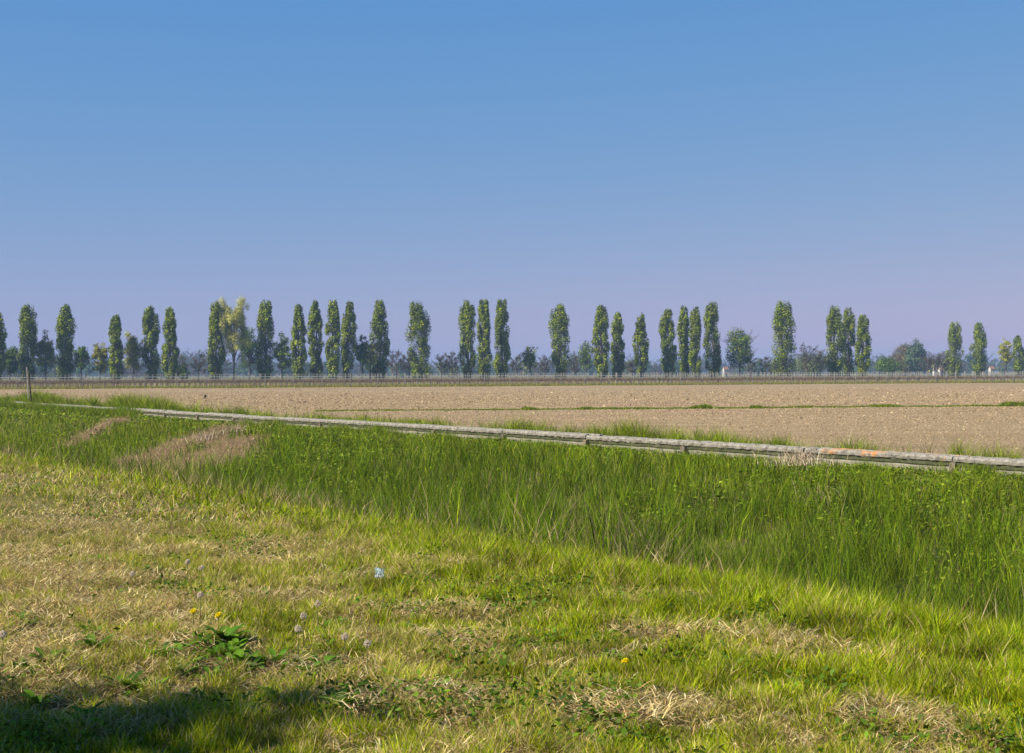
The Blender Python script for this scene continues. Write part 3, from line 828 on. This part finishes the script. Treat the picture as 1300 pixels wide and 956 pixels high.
def dandelion(px, py, flower, label, hh=1.0):
    x, y, z = at(px, py + 18)
    t = thing('dandelion_flower' if flower else 'dandelion_clock', (x, y, z), label, 'dandelion', 'dandelions in the mown verge', px)
    o = bpy.data.objects.new('stem', mstem); C.objects.link(o); o.parent = t; o.scale = (1, 1, hh)
    o = bpy.data.objects.new('flower_head' if flower else 'seed_head', mfw if flower else mh); C.objects.link(o); o.parent = t; o.location = (.003, 0, .172 * hh)
    if flower: o.scale = (1.2, 1.2, 1.2)
    if not flower:
        c_ = bpy.data.objects.new('receptacle', mcore); C.objects.link(c_); c_.parent = o
dandelion(255, 779, False, 'large grey dandelion clock beside two yellow flowers, above the leafy weeds')
dandelion(277, 791, True, 'larger yellow dandelion flower, right of the grey seed clock', .6)
dandelion(245, 781, True, 'small yellow dandelion flower tight against the left of the grey seed clock', .5)
dandelion(795, 846, True, 'lone yellow dandelion flower in straw at the bottom centre right', .45)
dandelion(238, 729, False, 'dandelion clock in paler grass, upper left of a pair above the yellow flowers')
dandelion(256, 738, False, 'dandelion clock in paler grass, lower right of a pair above the yellow flowers')
dandelion(466, 838, False, 'dandelion clock with dark centre at the right of the weedy patch near the bottom', .8)
dandelion(403, 791, False, 'dandelion clock standing above the dark leaf clump, topmost of that patch')
dandelion(386, 805, False, 'dandelion clock just below and left of the topmost one in the weedy patch', .9)
dandelion(379, 823, False, 'dandelion clock low at the left side of the weedy patch', .9)
dandelion(438, 828, False, 'dandelion clock leaning left of the dark centred one near the bottom', .8)
dandelion(4, 836, False, 'pale dandelion clock at the far left edge of the shaded grass')
dandelion(168, 739, False, 'half bare dandelion clock near the brown hay heap at the left', .8)

# ------------------------------------------------------------------ vineyard
def vine_mb(seed):
    r = np.random.default_rng(seed); mb = MB()
    k = r.normal() * .04
    mb.tube([(0, 0, 0), (k, 0, .4), (k * .5, 0, .82), (.05, 0, .95)], [.05, .04, .036, .03], 4)
    mb.tube([(-.42, 0, .95 + r.normal() * .03), (0, 0, .98), (.42, 0, .93 + r.normal() * .03)], [.025, .035, .025], 4)
    for j in range(11):
        x0 = r.uniform(-.44, .44); 
        mb.tube([(x0, 0, .95), (x0 + r.normal() * .08, r.normal() * .12, 1.1 + r.uniform(-.1, .1)), (x0 + r.normal() * .2, r.normal() * .18, r.uniform(1.2, 1.6))], [.016, .013, .008], 3, cap=False)
    return mb
vm = [vine_mb(100 + i) for i in range(5)]
vmesh = [m.mesh('vine', MAT['vine']) for m in vm]
rv = np.random.default_rng(33)
pmb = MB(); pmb.box((0, 0, 1.19), (.08, .08, 2.38)); pmesh = pmb.mesh('post', MAT['postwood'])
ang = math.atan2(VD[1], VD[0])
NR = 17; ROWSP = 2.5
rest = MB()
for r in range(NR):
    u0, u1 = -52 - r * 2.4, 262 + r * 2.6 if False else 250 + r * 2.2
    p0 = VA + VD * u0 + VN * (r * ROWSP + .3)
    name = ('front row of vines with weathered posts and wires, bordering the ploughed field' if r == 0 else
            'row of posts and wires somewhere behind the front row of the vineyard')
    row = thing('vine_trellis', (p0[0], p0[1], .05), name, 'vine trellis', 'trellis rows of the vineyard', ang)
    ln = u1 - u0
    ph = (r * 1.93) % 5.0
    npst = int((ln - ph) // 5.0)
    for j in range(min(npst, 98)):
        o = bpy.data.objects.new('post', pmesh); C.objects.link(o); o.parent = row
        o.location = (ph + j * 5.0 + rv.normal() * .06, 0, 0); o.rotation_euler = (rv.normal() * .02, rv.normal() * .025, 0)
        sc = 1 + rv.normal() * .035
        o.scale = (1.5, 1.5, sc) if r == 0 else (1, 1, sc)
    mb = MB()
    for zz in (.95, 1.4, 1.85, 2.25):
        mb.tube([(0, 0, zz), (ln / 2, 0, zz), (ln, 0, zz)], .004, 3)
    mb.build('wires', MAT['wire'], row)
    nv = int(ln / .92)
    us = (np.arange(nv) + .5) * .92 + rv.normal(size=nv) * .04
    for j in range(nv):
        P = p0 + VD * us[j]
        k = int(rv.integers(5)); 
        if r == 0:
            px_, _ = pix(np.array(P[0]), np.array(P[1]), np.array(1.0))
            if px_ < -12 or px_ > 1312: continue
            o = bpy.data.objects.new('grapevine', vmesh[k]); C.objects.link(o)
            o.location = (P[0], P[1], .05); o.rotation_euler = (0, 0, ang); sc = 1 + rv.normal() * .07; o.scale = (1, 1, sc)
            tag(o, 'leafless brown grapevine in the front row facing the ploughed field', 'grapevine', 'grapevines along the front row')
        elif r < 8:
            m = vm[k]; V = np.concatenate(m.v) @ np.array([(VD[0], VD[1], 0), (-VD[1], VD[0], 0), (0, 0, 1)])
            off = rest.n
            rest.add(V + np.array((P[0], P[1], .05)), np.concatenate(m.q)); 
            if m.t: rest.also(np.concatenate(m.t), off)
o = rest.build('vineyard_vines', MAT['vine']); tag(o, 'brown leafless vines filling the rows behind the front one', 'grapevines', kind='stuff')

# ------------------------------------------------------------------ trees
def crown_leaves(mb, centres, radii, stretch, n, size, cols, rng, weights=None, shell=.55, outb=1.6, upb=.5):
    """leaf faces spread through elongated clumps; each face looks roughly outward"""
    centres = np.asarray(centres); radii = np.asarray(radii, float)
    p = radii ** 2 * stretch; p = p / p.sum()
    k = rng.choice(len(centres), n, p=p)
    d = rng.standard_normal((n, 3)); d /= np.linalg.norm(d, axis=1)[:, None]
    rr = shell + (1 - shell) * rng.random(n) ** .6
    rr *= 1 + (.12 if shell > .7 else .22) * rng.standard_normal(n)
    st_ = np.broadcast_to(stretch, (len(centres),))[k]
    P = centres[k] + d * np.stack([radii[k], radii[k], radii[k] * st_], -1) * rr[:, None]
    N = d * outb + rng.standard_normal((n, 3)) * .8 + np.array((0, 0, upb)); N /= np.linalg.norm(N, axis=1)[:, None]
    A = np.cross(N, rng.standard_normal((n, 3))); A /= np.linalg.norm(A, axis=1)[:, None]; B = np.cross(N, A)
    s = (size * (.6 + .8 * rng.random(n)))[:, None]
    V = np.stack([P - A * s * .5, P + B * s * .38, P + A * s * .5, P - B * s * .38], 1).reshape(-1, 3)
    c = np.asarray(cols)[rng.choice(len(cols), n, p=weights)] * (1 + .15 * rng.standard_normal((n, 1))).clip(.6, 1.5)
    tone = 1 + .26 * rng.standard_normal(len(centres))
    c = c * tone[k][:, None]
    mb.add(V, np.arange(n)[:, None] * 4 + np.arange(4), np.repeat(c, 4, axis=0))

POP = ((.105, .148, .005), (.18, .215, .007), (.034, .055, .005), (.26, .28, .012))
def poplar(px, top, wpx, D, label, forks=0, seed=0, base_px=None, cols=POP, dens=1.0):
    rng = np.random.default_rng(seed + 1000)
    x, y, _ = at_dist(px, 474, D); ztop = at_dist(px, top, D)[2]
    H = ztop; R = wpx / 2 * D / F * rng.uniform(1.0, 1.1)
    root = thing('poplar_tree', (x, y, 0), label, 'poplar tree', 'columnar poplars behind the vineyard')
    mb = MB()
    mb.tube([(0, 0, -.3), (.1, 0, H * .15), (0, .1, H * .5), (.05, 0, H * .86)], [.5, .38, .24, .05], 8)
    nl = 11
    cs, rs, sts = [], [], []
    for i in range(nl):
        a = i * 2.4 + rng.normal() * .3; z0 = H * rng.uniform(.06, .45); rr = R * rng.uniform(.4, .75)
        top_z = min(z0 + H * rng.uniform(.25, .5), H * .93)
        mb.tube([(0, 0, z0), (rr * .6 * math.cos(a), rr * .6 * math.sin(a), z0 + (top_z - z0) * .35), (rr * math.cos(a), rr * math.sin(a), top_z)], [.13, .08, .02], 5, cap=False)
    mb.build('trunk', MAT['bark'], root, True)
    # plumes: tall clumps that fill an uneven column
    env = lambda q: np.interp(q, [0, .05, .16, .32, .55, .75, .9, 1], [.46, .62, .88, 1.04, 1.02, .88, .68, .42])
    nplume = 76
    tilt = rng.normal() * .10
    lop = [rng.uniform(-.5, .5) for _ in range(4)]
    for i in range(nplume):
        q = (i + rng.random()) / nplume * .945 + .03
        a = rng.random() * 6.283
        e = env(q) * R * (1 + .07 * math.sin(q * 9 + lop[0] * 6) + .08 * math.sin(q * 21 + lop[1] * 6))
        rad = R * rng.uniform(.24, .38) * (.75 if q > .85 else 1)
        ro = max(e - rad, 0) * math.sqrt(rng.uniform(.4, 1.08))
        cs.append((ro * math.cos(a) + tilt * R * q * 2, ro * math.sin(a), q * H)); rs.append(rad); sts.append(rng.uniform(1.3, 2.2))
    for k in range(2 + forks):          # separate tips with sky between them
        a = rng.random() * 6.28 if k else 0.1 * rng.normal()
        off = R * (.15 if k == 0 else rng.uniform(.35, .62)); dz = 0 if k == 0 else H * rng.uniform(.03, .17)
        sx = math.cos(a) * off * (1 if rng.random() < .5 else -1)
        for j in range(4):
            cs.append((sx * (1 + .05 * j), off * math.sin(a) * .6, H - dz - H * (.035 + .055 * j))); rs.append(R * (.30 + .05 * j)); sts.append(1.6)
    cs = np.array(cs); cs[:, 2] = np.minimum(cs[:, 2], H - np.array(rs) * np.array(sts) * .75)
    cs[:, 2] = np.maximum(cs[:, 2], np.array(rs) * np.array(sts) * .5 + .3)
    mb = MB()
    crown_leaves(mb, cs, rs, np.array(sts), int(11000 * dens), .42, cols, rng, (.36, .28, .2, .16), .72, 3.2, .9)
    mb.build('crown', MAT['foliage'], root)
    return root

def TD(px): return 395 + 75 * px / 1300.0       # distance of the tree line
PL = [  # px, top, width, forks, label
 (-5, 396, 24, 0, 'poplar cut off by the left edge of the picture'),
 (35, 387, 27, 1, 'tall poplar rising directly behind the lone leaning post'),
 (83, 387, 28, 1, 'broad tall poplar, first to the right of the lone leaning post'),
 (148, 400, 20, 0, 'shorter narrow poplar with low yellowish trees on both sides'),
 (192, 389, 24, 1, 'left poplar of the close pair left of the yellow tree'),
 (216, 390, 22, 0, 'right poplar of the close pair, open gap between it and the yellow tree group'),
 (274, 383, 24, 1, 'dark green poplar touching the left side of the tall yellow tree'),
 (337, 382, 26, 2, 'fork topped poplar, first poplar right of the tall yellow tree'),
 (379, 387, 21, 0, 'slim poplar standing alone just left of the row of three close poplars'),
 (402, 382, 22, 1, 'leftmost of three close poplars left of centre'),
 (422, 381, 21, 2, 'middle of three close poplars left of centre'),
 (441, 383, 21, 0, 'rightmost of three close poplars left of centre'),
 (482, 381, 27, 0, 'full poplar between the three close ones and the lone central poplar'),
 (535, 384, 30, 2, 'wide spindle shaped poplar standing alone left of the centre trio'),
 (594, 382, 25, 2, 'leftmost and widest poplar of the centre trio'),
 (615, 380, 20, 0, 'slim middle poplar of the centre trio'),
 (637, 380, 24, 0, 'right poplar of the centre trio'),
 (711, 386, 25, 1, 'poplar standing alone right of the centre trio'),
 (763, 388, 21, 1, 'taller left poplar of the pair beside a small thin tree, right of centre'),
 (784, 397, 20, 0, 'shorter right poplar of the pair, right of centre'),
 (814, 399, 19, 0, 'short narrow poplar standing alone right of centre'),
 (848, 393, 21, 0, 'leftmost and shortest of the four close poplars'),
 (868, 389, 18, 0, 'second of the four close poplars'),
 (884, 390, 18, 1, 'third and thinnest of the four close poplars'),
 (906, 384, 23, 1, 'rightmost and tallest of the four close poplars, beside a round dark tree'),
 (993, 383, 33, 1, 'very wide tall poplar standing alone, right part of the tree line'),
 (1059, 389, 27, 1, 'broad left poplar of the right hand cluster of three'),
 (1077, 391, 20, 2, 'thin open poplar with visible pale limbs in the right hand cluster'),
 (1096, 400, 20, 0, 'shorter pointed poplar at the right of the right hand cluster'),
 (1211, 409, 21, 1, 'small poplar right of the round bushy tree'),
 (1243, 410, 21, 0, 'last small poplar before the right edge'),
 (1294, 426, 15, 0, 'low dark poplar at the very right edge of the picture')]
for i, (px, top, wd, fk, lab) in enumerate(PL):
    poplar(px, top, wd, TD(px) * (1.0 if px < 1150 else 1.22) * (.985 + .03 * ((i * 7) % 5) / 5), lab, fk, i, dens=.62 if px == 1077 else (.8 if wd < 20 else 1))

def limbs(mb, H, R, rng, trunk_frac, n1=9, n2=5, n3=5, up=.8, r0=.16, twig=.025):
    """branching skeleton; returns twig tips"""
    tips = []
    tf = H * trunk_frac
    mb.tube([(0, 0, -.3), (.05, .03, tf), (0, 0, H * .55), (.06, 0, H * .8)], [r0 * 1.5, r0 * 1.1, r0 * .6, r0 * .2], 6)
    for i in range(n1):
        z0 = tf * .9 + (H * .72 - tf * .9) * i / n1; a = i * 2.4 + rng.normal() * .3
        frac = (z0 / H)
        ln = R * rng.uniform(.7, 1.1) * (1.15 - .5 * frac)
        p0 = np.array((0, 0, z0)); d = np.array((math.cos(a), math.sin(a), up * rng.uniform(.7, 1.4)))
        p1 = p0 + d * ln * .5; p2 = p0 + d * ln * .95 + np.array((0, 0, ln * .12)); p2[2] = min(p2[2], H * .97)
        mb.tube([p0, p1, p2], [r0 * .45, r0 * .3, twig], 4, cap=False)
        for j in range(n2):
            q = rng.uniform(.25, 1); b0 = p0 + (p2 - p0) * q
            e = np.array((math.cos(a + rng.normal() * .9), math.sin(a + rng.normal() * .9), rng.uniform(.3, 1.6))); e /= np.linalg.norm(e)
            b1 = b0 + e * R * rng.uniform(.22, .42); b1[2] = min(b1[2], H)
            mb.tube([b0, (b0 + b1) / 2 + rng.normal(size=3) * .1, b1], [twig * 2, twig * 1.4, twig * .7], 3, cap=False)
            tips.append(b1)
            for k in range(n3):
                c0 = b0 + (b1 - b0) * rng.uniform(.3, 1); e2 = e + rng.normal(size=3) * .6; e2 /= np.linalg.norm(e2)
                c1 = c0 + e2 * R * rng.uniform(.12, .26); c1[2] = min(c1[2], H * 1.01)
                mb.tube([c0, c1], [twig, twig * .6], 3, cap=False); tips.append(c1)
    return tips

def leafy_tree(name, px, top, wpx, D, label, cat, cols, n, seed, group=None, tr=.18, size=.36, rad=.30, twig='twig', up=.8, fill=True, zsq=.9, **kw):
    rng = np.random.default_rng(seed)
    x, y, _ = at_dist(px, 474, D); H = at_dist(px, top, D)[2]; R = wpx / 2 * D / F * (1.22 if fill else 1.05)
    root = thing(name, (x, y, 0), label, cat, group)
    mb = MB(); tips = np.array(limbs(mb, H, R * .95, rng, tr, up=up, r0=.13 + H * .006, **kw))
    mb.build('trunk', MAT[twig], root)
    if n:
        if fill:
            m_ = 70; d_ = rng.standard_normal((m_, 3)); d_ /= np.linalg.norm(d_, axis=1)[:, None]
            d_ *= (rng.random(m_) ** .4 * (1 + .15 * rng.standard_normal(m_)))[:, None]
            lo = .12 if tr > .2 else .04
            lo = max(lo, tr * .8)
            sel = d_ * np.array((R * .72, R * .72, H * (1 - lo) * .40)) + np.array((0, 0, H * (lo + (1 - lo) * .54)))
            sel[:, :2] *= (1.12 - .5 * np.clip(sel[:, 2:] / H - .4, 0, 1))
        else:
            sel = tips[rng.choice(len(tips), min(110, len(tips)), replace=False)]
        rads = R * rad * rng.uniform(.6, 1.2, len(sel))
        mb = MB(); crown_leaves(mb, sel, rads, np.full(len(sel), zsq), int(n * 1.5), size, cols, rng, None, .4, 2.2, .9)
        mb.build('crown', MAT['foliage'], root)
    return root
YG = ((.27, .26, .02), (.18, .21, .015), (.32, .28, .03)); GR = ((.085, .145, .012), (.13, .19, .015), (.05, .085, .010)); YL = ((.44, .42, .08), (.34, .35, .06), (.50, .47, .14)); DG = ((.04, .09, .03), (.06, .11, .03), (.09, .14, .03))
g1 = 'low leafy trees between the poplars'
leafy_tree('budding_tree', 297, 380, 36, TD(297) * 1.0, 'tall airy yellow tree in young leaf with pale upright limbs', 'tree', YL, 22000, 301, None, .2, .24, .30, 'paletwig', 2.4, False, 1.3, n1=22, n2=7, n3=4)
leafy_tree('leafy_tree', 12, 437, 26, TD(12), 'low dull green tree at the left edge, before the lone post', 'tree', GR, 3200, 302, g1)
leafy_tree('leafy_tree', 58, 421, 26, TD(58), 'olive tree filling the gap right of the lone leaning post', 'tree', YG + GR, 3600, 303, g1)
leafy_tree('leafy_tree', 103, 437, 19, TD(103), 'small dark green tree with a thin bare trunk, between two yellowish ones at the left', 'tree', GR, 2600, 304, g1, .35)
leafy_tree('leafy_tree', 127, 433, 22, TD(127), 'small yellow topped tree left of the shorter narrow poplar', 'tree', YG, 2800, 305, g1)
leafy_tree('leafy_tree', 169, 420, 30, TD(169), 'rounded yellow green tree right of the shorter narrow poplar', 'tree', YG, 4200, 306, g1)
leafy_tree('leafy_tree', 317, 414, 28, TD(317) * 1.03, 'bluish green tree tucked between the yellow tree and the fork topped poplar', 'tree', GR + DG, 3600, 307, g1)
leafy_tree('leafy_tree', 358, 425, 24, TD(358), 'low green tree right of the fork topped poplar', 'tree', GR + YG[1:2], 3000, 308, g1)
leafy_tree('leafy_tree', 460, 424, 22, TD(460), 'green tree leaning on the right side of the three close poplars', 'tree', GR, 3000, 309, g1)
leafy_tree('leafy_tree', 470, 428, 14, TD(470) * .99, 'small yellow green tree against the left side of the full poplar left of centre', 'tree', YG, 1500, 310, g1)
leafy_tree('leafy_tree', 673, 436, 20, TD(673), 'small olive tree between the centre trio and the next poplar', 'tree', YG + GR, 1600, 311, g1, .25)
leafy_tree('leafy_tree', 744, 430, 22, TD(744), 'thin open tree with sparse leaves left of the pair of poplars', 'tree', GR + YG[1:2], 1300, 312, g1, .25)
leafy_tree('leafy_tree', 939, 418, 40, TD(939), 'wide round dark tree with a yellow top, right of the four close poplars', 'tree', GR + DG + YG[:1], 6000, 313, g1, .25)
leafy_tree('leafy_tree', 1277, 428, 19, TD(1277) * 1.1, 'yellow green round tree near the right edge', 'tree', YG, 2600, 314, g1, .25)
leafy_tree('round_bush_tree', 1150, 436, 28, TD(1150) * 1.5, 'orange brown left half of the round bushy clump before the small poplars', 'tree', ((.17, .14, .05), (.20, .13, .06), (.12, .13, .04)), 5200, 315, None, .05, .6, .42)
leafy_tree('round_bush_tree', 1163, 432, 26, TD(1150) * 1.48, 'grey green right half of the round bushy clump before the small poplars', 'tree', ((.10, .13, .05), (.06, .10, .05)), 5200, 316, None, .05, .6, .42)
leafy_tree('shrub', 1032, 449, 46, TD(1030) * 1.25, 'low pale olive shrub right of the very wide poplar', 'shrub', ((.14, .16, .04), (.11, .14, .04)), 2600, 317, 'shrubs on the horizon', .02, .5, .4, zsq=.6)
leafy_tree('shrub', 1126, 452, 36, TD(1126) * 1.25, 'low green shrub left of the round bushy clump', 'shrub', GR, 2600, 318, 'shrubs on the horizon', .02, .5, .4, zsq=.6)
leafy_tree('shrub', 232, 463, 14, TD(232), 'tiny dark shrub in the gap left of the yellow tree group', 'shrub', GR, 700, 319, 'shrubs on the horizon', .02, .4, .4, zsq=.6)

bare_list = [(228, 446, 18), (252, 447, 22), (503, 444, 26), (519, 441, 20), (560, 446, 16), (574, 442, 18), (655, 447, 16), (691, 448, 14), (728, 447, 16), (953, 443, 14), (1024, 432, 24), (1042, 442, 20), (1178, 450, 18), (1196, 447, 20), (972, 448, 14), (800, 455, 12)]
bl = ['in the gap right of the close pair at the left', 'with purplish crown just left of the yellow tree group', 'rounded, first right of the full poplar left of centre', 'tall and thin, left of the lone wide poplar left of centre',
      'first right of the lone wide poplar left of centre', 'second right of the lone wide poplar left of centre', 'just right of the centre trio', 'left of the poplar alone right of centre', 'right of the poplar alone right of centre',
      'at the right foot of the round dark tree', 'largest purplish one, right of the very wide poplar', 'left foot of the right hand cluster', 'right of the round bushy clump', 'left foot of the first small poplar at the right', 'left foot of the very wide poplar', 'tiny, between the pair and the short lone poplar']
for i, ((px, top, wd), lb) in enumerate(zip(bare_list, bl)):
    leafy_tree('bare_tree', px, top, wd * 1.1, TD(px) * 1.05, 'leafless tree ' + lb, 'bare tree', ((.11, .10, .05), (.08, .09, .04)), 500, 400 + i, 'leafless trees along the line', .22, twig='twig', fill=False, rad=.2, size=.25, n1=12, n2=9, n3=9)

# hazy trees far behind: individuals, copies of six kinds
rf = np.random.default_rng(77)
kinds = []
for k in range(6):
    rng = np.random.default_rng(500 + k)
    root = thing('distant_tree', (0, 0, 0), 'hazy bluish tree far behind the poplar line', 'tree', 'distant trees in the haze')
    mb = MB(); tips = np.array(limbs(mb, 13, 5.0, rng, .15, r0=.25, twig=.05)); mb.build('trunk', MAT['twig'], root)
    sel = tips[rng.choice(len(tips), 40, replace=False)].copy(); sel[:, 2] = 1.0 + (sel[:, 2] - sel[:, 2].min()) * .85
    mb = MB(); crown_leaves(mb, sel, 5 * .3 * rng.uniform(.6, 1.2, 40), np.full(40, .9), (2600, 2200, 700, 2400, 1000, 2600)[k], .75, (GR + DG, DG, ((.12, .09, .08), (.09, .075, .06)), YG + GR, ((.12, .09, .08), (.08, .08, .05)), DG + GR)[k], rng, None, .2, 1.0)
    mb.build('crown', MAT['foliage'], root); kinds.append(root)
cnt = 0
for i in range(290):
    px = -20 + 1340 * ((i * 89) % 290 + rf.random()) / 290
    D = rf.uniform(850, 2100)
    hpx = rf.uniform(12, 28) * (1.12 if px < 520 else .95) * (.8 + .4 * float(vnoise(px * .02, 0, 5)))
    H = EYE + hpx * D / F
    x, y, _ = at_dist(px, 474, D)
    k = int(rf.integers(6)); sc = H / 13
    if cnt < 6:
        o = kinds[cnt]; o.location = (x, y, 0); o.scale = (sc * rf.uniform(.9, 1.3), sc, sc); o.rotation_euler = (0, 0, rf.random() * 6)
    else:
        dup(kinds[k], (x, y, 0), rf.random() * 6, (sc * rf.uniform(.9, 1.3), sc, sc))
    cnt += 1

# ------------------------------------------------------------------ farmhouses on the horizon
MAT['render'] = rough_mat('white_render', [(.3, (.42, .40, .35)), (.7, (.55, .53, .47))], 1, 3, 0)
MAT['tile'] = rough_mat('roof_tile', [(.3, (.20, .10, .07)), (.7, (.32, .17, .12))], 1, 4, 0)
MAT['pane'] = rough_mat('dark_window', [(.3, (.03, .035, .04)), (.7, (.06, .06, .07))], 1, 2, 0, rough=.3)
def house(px, wpx, top, D, label):
    x, y, _ = at_dist(px, 474, D); H = at_dist(px, top, D)[2]; W = wpx * D / F
    t = thing('farmhouse', (x, y, 0), label, 'farmhouse', 'white farmhouses far off', .3)
    wh = H * .78
    mb = MB(); mb.box((0, 0, wh / 2), (W, W * .7, wh)); 
    mb.add([(-W / 2, -W * .35, wh), (-W / 2, W * .35, wh), (-W / 2, 0, H - .05), (W / 2, -W * .35, wh), (W / 2, W * .35, wh), (W / 2, 0, H - .05)], [(0, 2, 1), (3, 4, 5)])
    mb.build('wall', MAT['render'], t)
    mb = MB(); e = W * .42
    zz = wh - (H - wh) * .2
    V = [(-W * .54, -e, zz), (W * .54, -e, zz), (W * .54, 0, H), (-W * .54, 0, H), (-W * .54, e, zz), (W * .54, e, zz)]
    V2 = [(a, b, c - .25) for a, b, c in V]
    mb.add(V + V2, [(0, 1, 2, 3), (3, 2, 5, 4), (6, 9, 8, 7), (9, 10, 11, 8), (0, 6, 7, 1), (4, 5, 11, 10)]); mb.build('roof', MAT['tile'], t)
    for sx in (-.28, .28):
        for q in (.3, .7):
            mb = MB(); mb.box((sx * W, -W * .35, wh * q), (W * .13, .08, wh * .17)); mb.build('window', MAT['pane'], t)
    mb = MB(); mb.box((0, -W * .35, 1.05), (1.1, .08, 2.1)); mb.build('door', MAT['bark'], t)
house(921, 6, 465.5, 800, 'tallest white farmhouse, under the left side of the round dark tree')
house(1187, 5, 466.5, 760, 'left one of the two tiny white farmhouses left of the small poplars')
house(1194.5, 5.5, 466, 780, 'right one of the two tiny white farmhouses left of the small poplars')
house(1259, 6.5, 465, 770, 'tiny white farmhouse right of the last small poplar')

# ------------------------------------------------------------------ roadside tree left of the camera: it shades the near left corner
rng = np.random.default_rng(900)
rt = thing('roadside_tree', (-7.85, 2.1, VERGE), 'leafy roadside tree beside the viewpoint that shades the near left corner', 'tree')
mb = MB(); tips = np.array(limbs(mb, 5.6, 2.0, rng, .3, r0=.12)); mb.build('trunk', MAT['bark'], rt)
sel = tips[rng.choice(len(tips), 120)]
mb = MB(); crown_leaves(mb, sel, .75 * rng.uniform(.6, 1.2, 120), np.full(120, .9), 16000, .13, GR, rng, None, .2, 1.0); mb.build('crown', MAT['foliage'], rt)

# ------------------------------------------------------------------ haze
def haze():
    m, n, l, out = new_mat('haze_air')
    v = n.new('ShaderNodeVolumePrincipled')
    v.inputs['Color'].default_value = (.36, .54, .80, 1)
    v.inputs['Density'].default_value = .00025
    v.inputs['Anisotropy'].default_value = 0.0
    l.new(v.outputs[0], out.inputs['Volume'])
    mb = MB(); mb.box((0, 1600, 16), (4200, 3900, 46))
    o = mb.build('haze', m); tag(o, kind='stuff')
    o['label'] = 'thin blue haze in the air'; o['category'] = 'haze'
haze()
print('objects', len(bpy.data.objects))
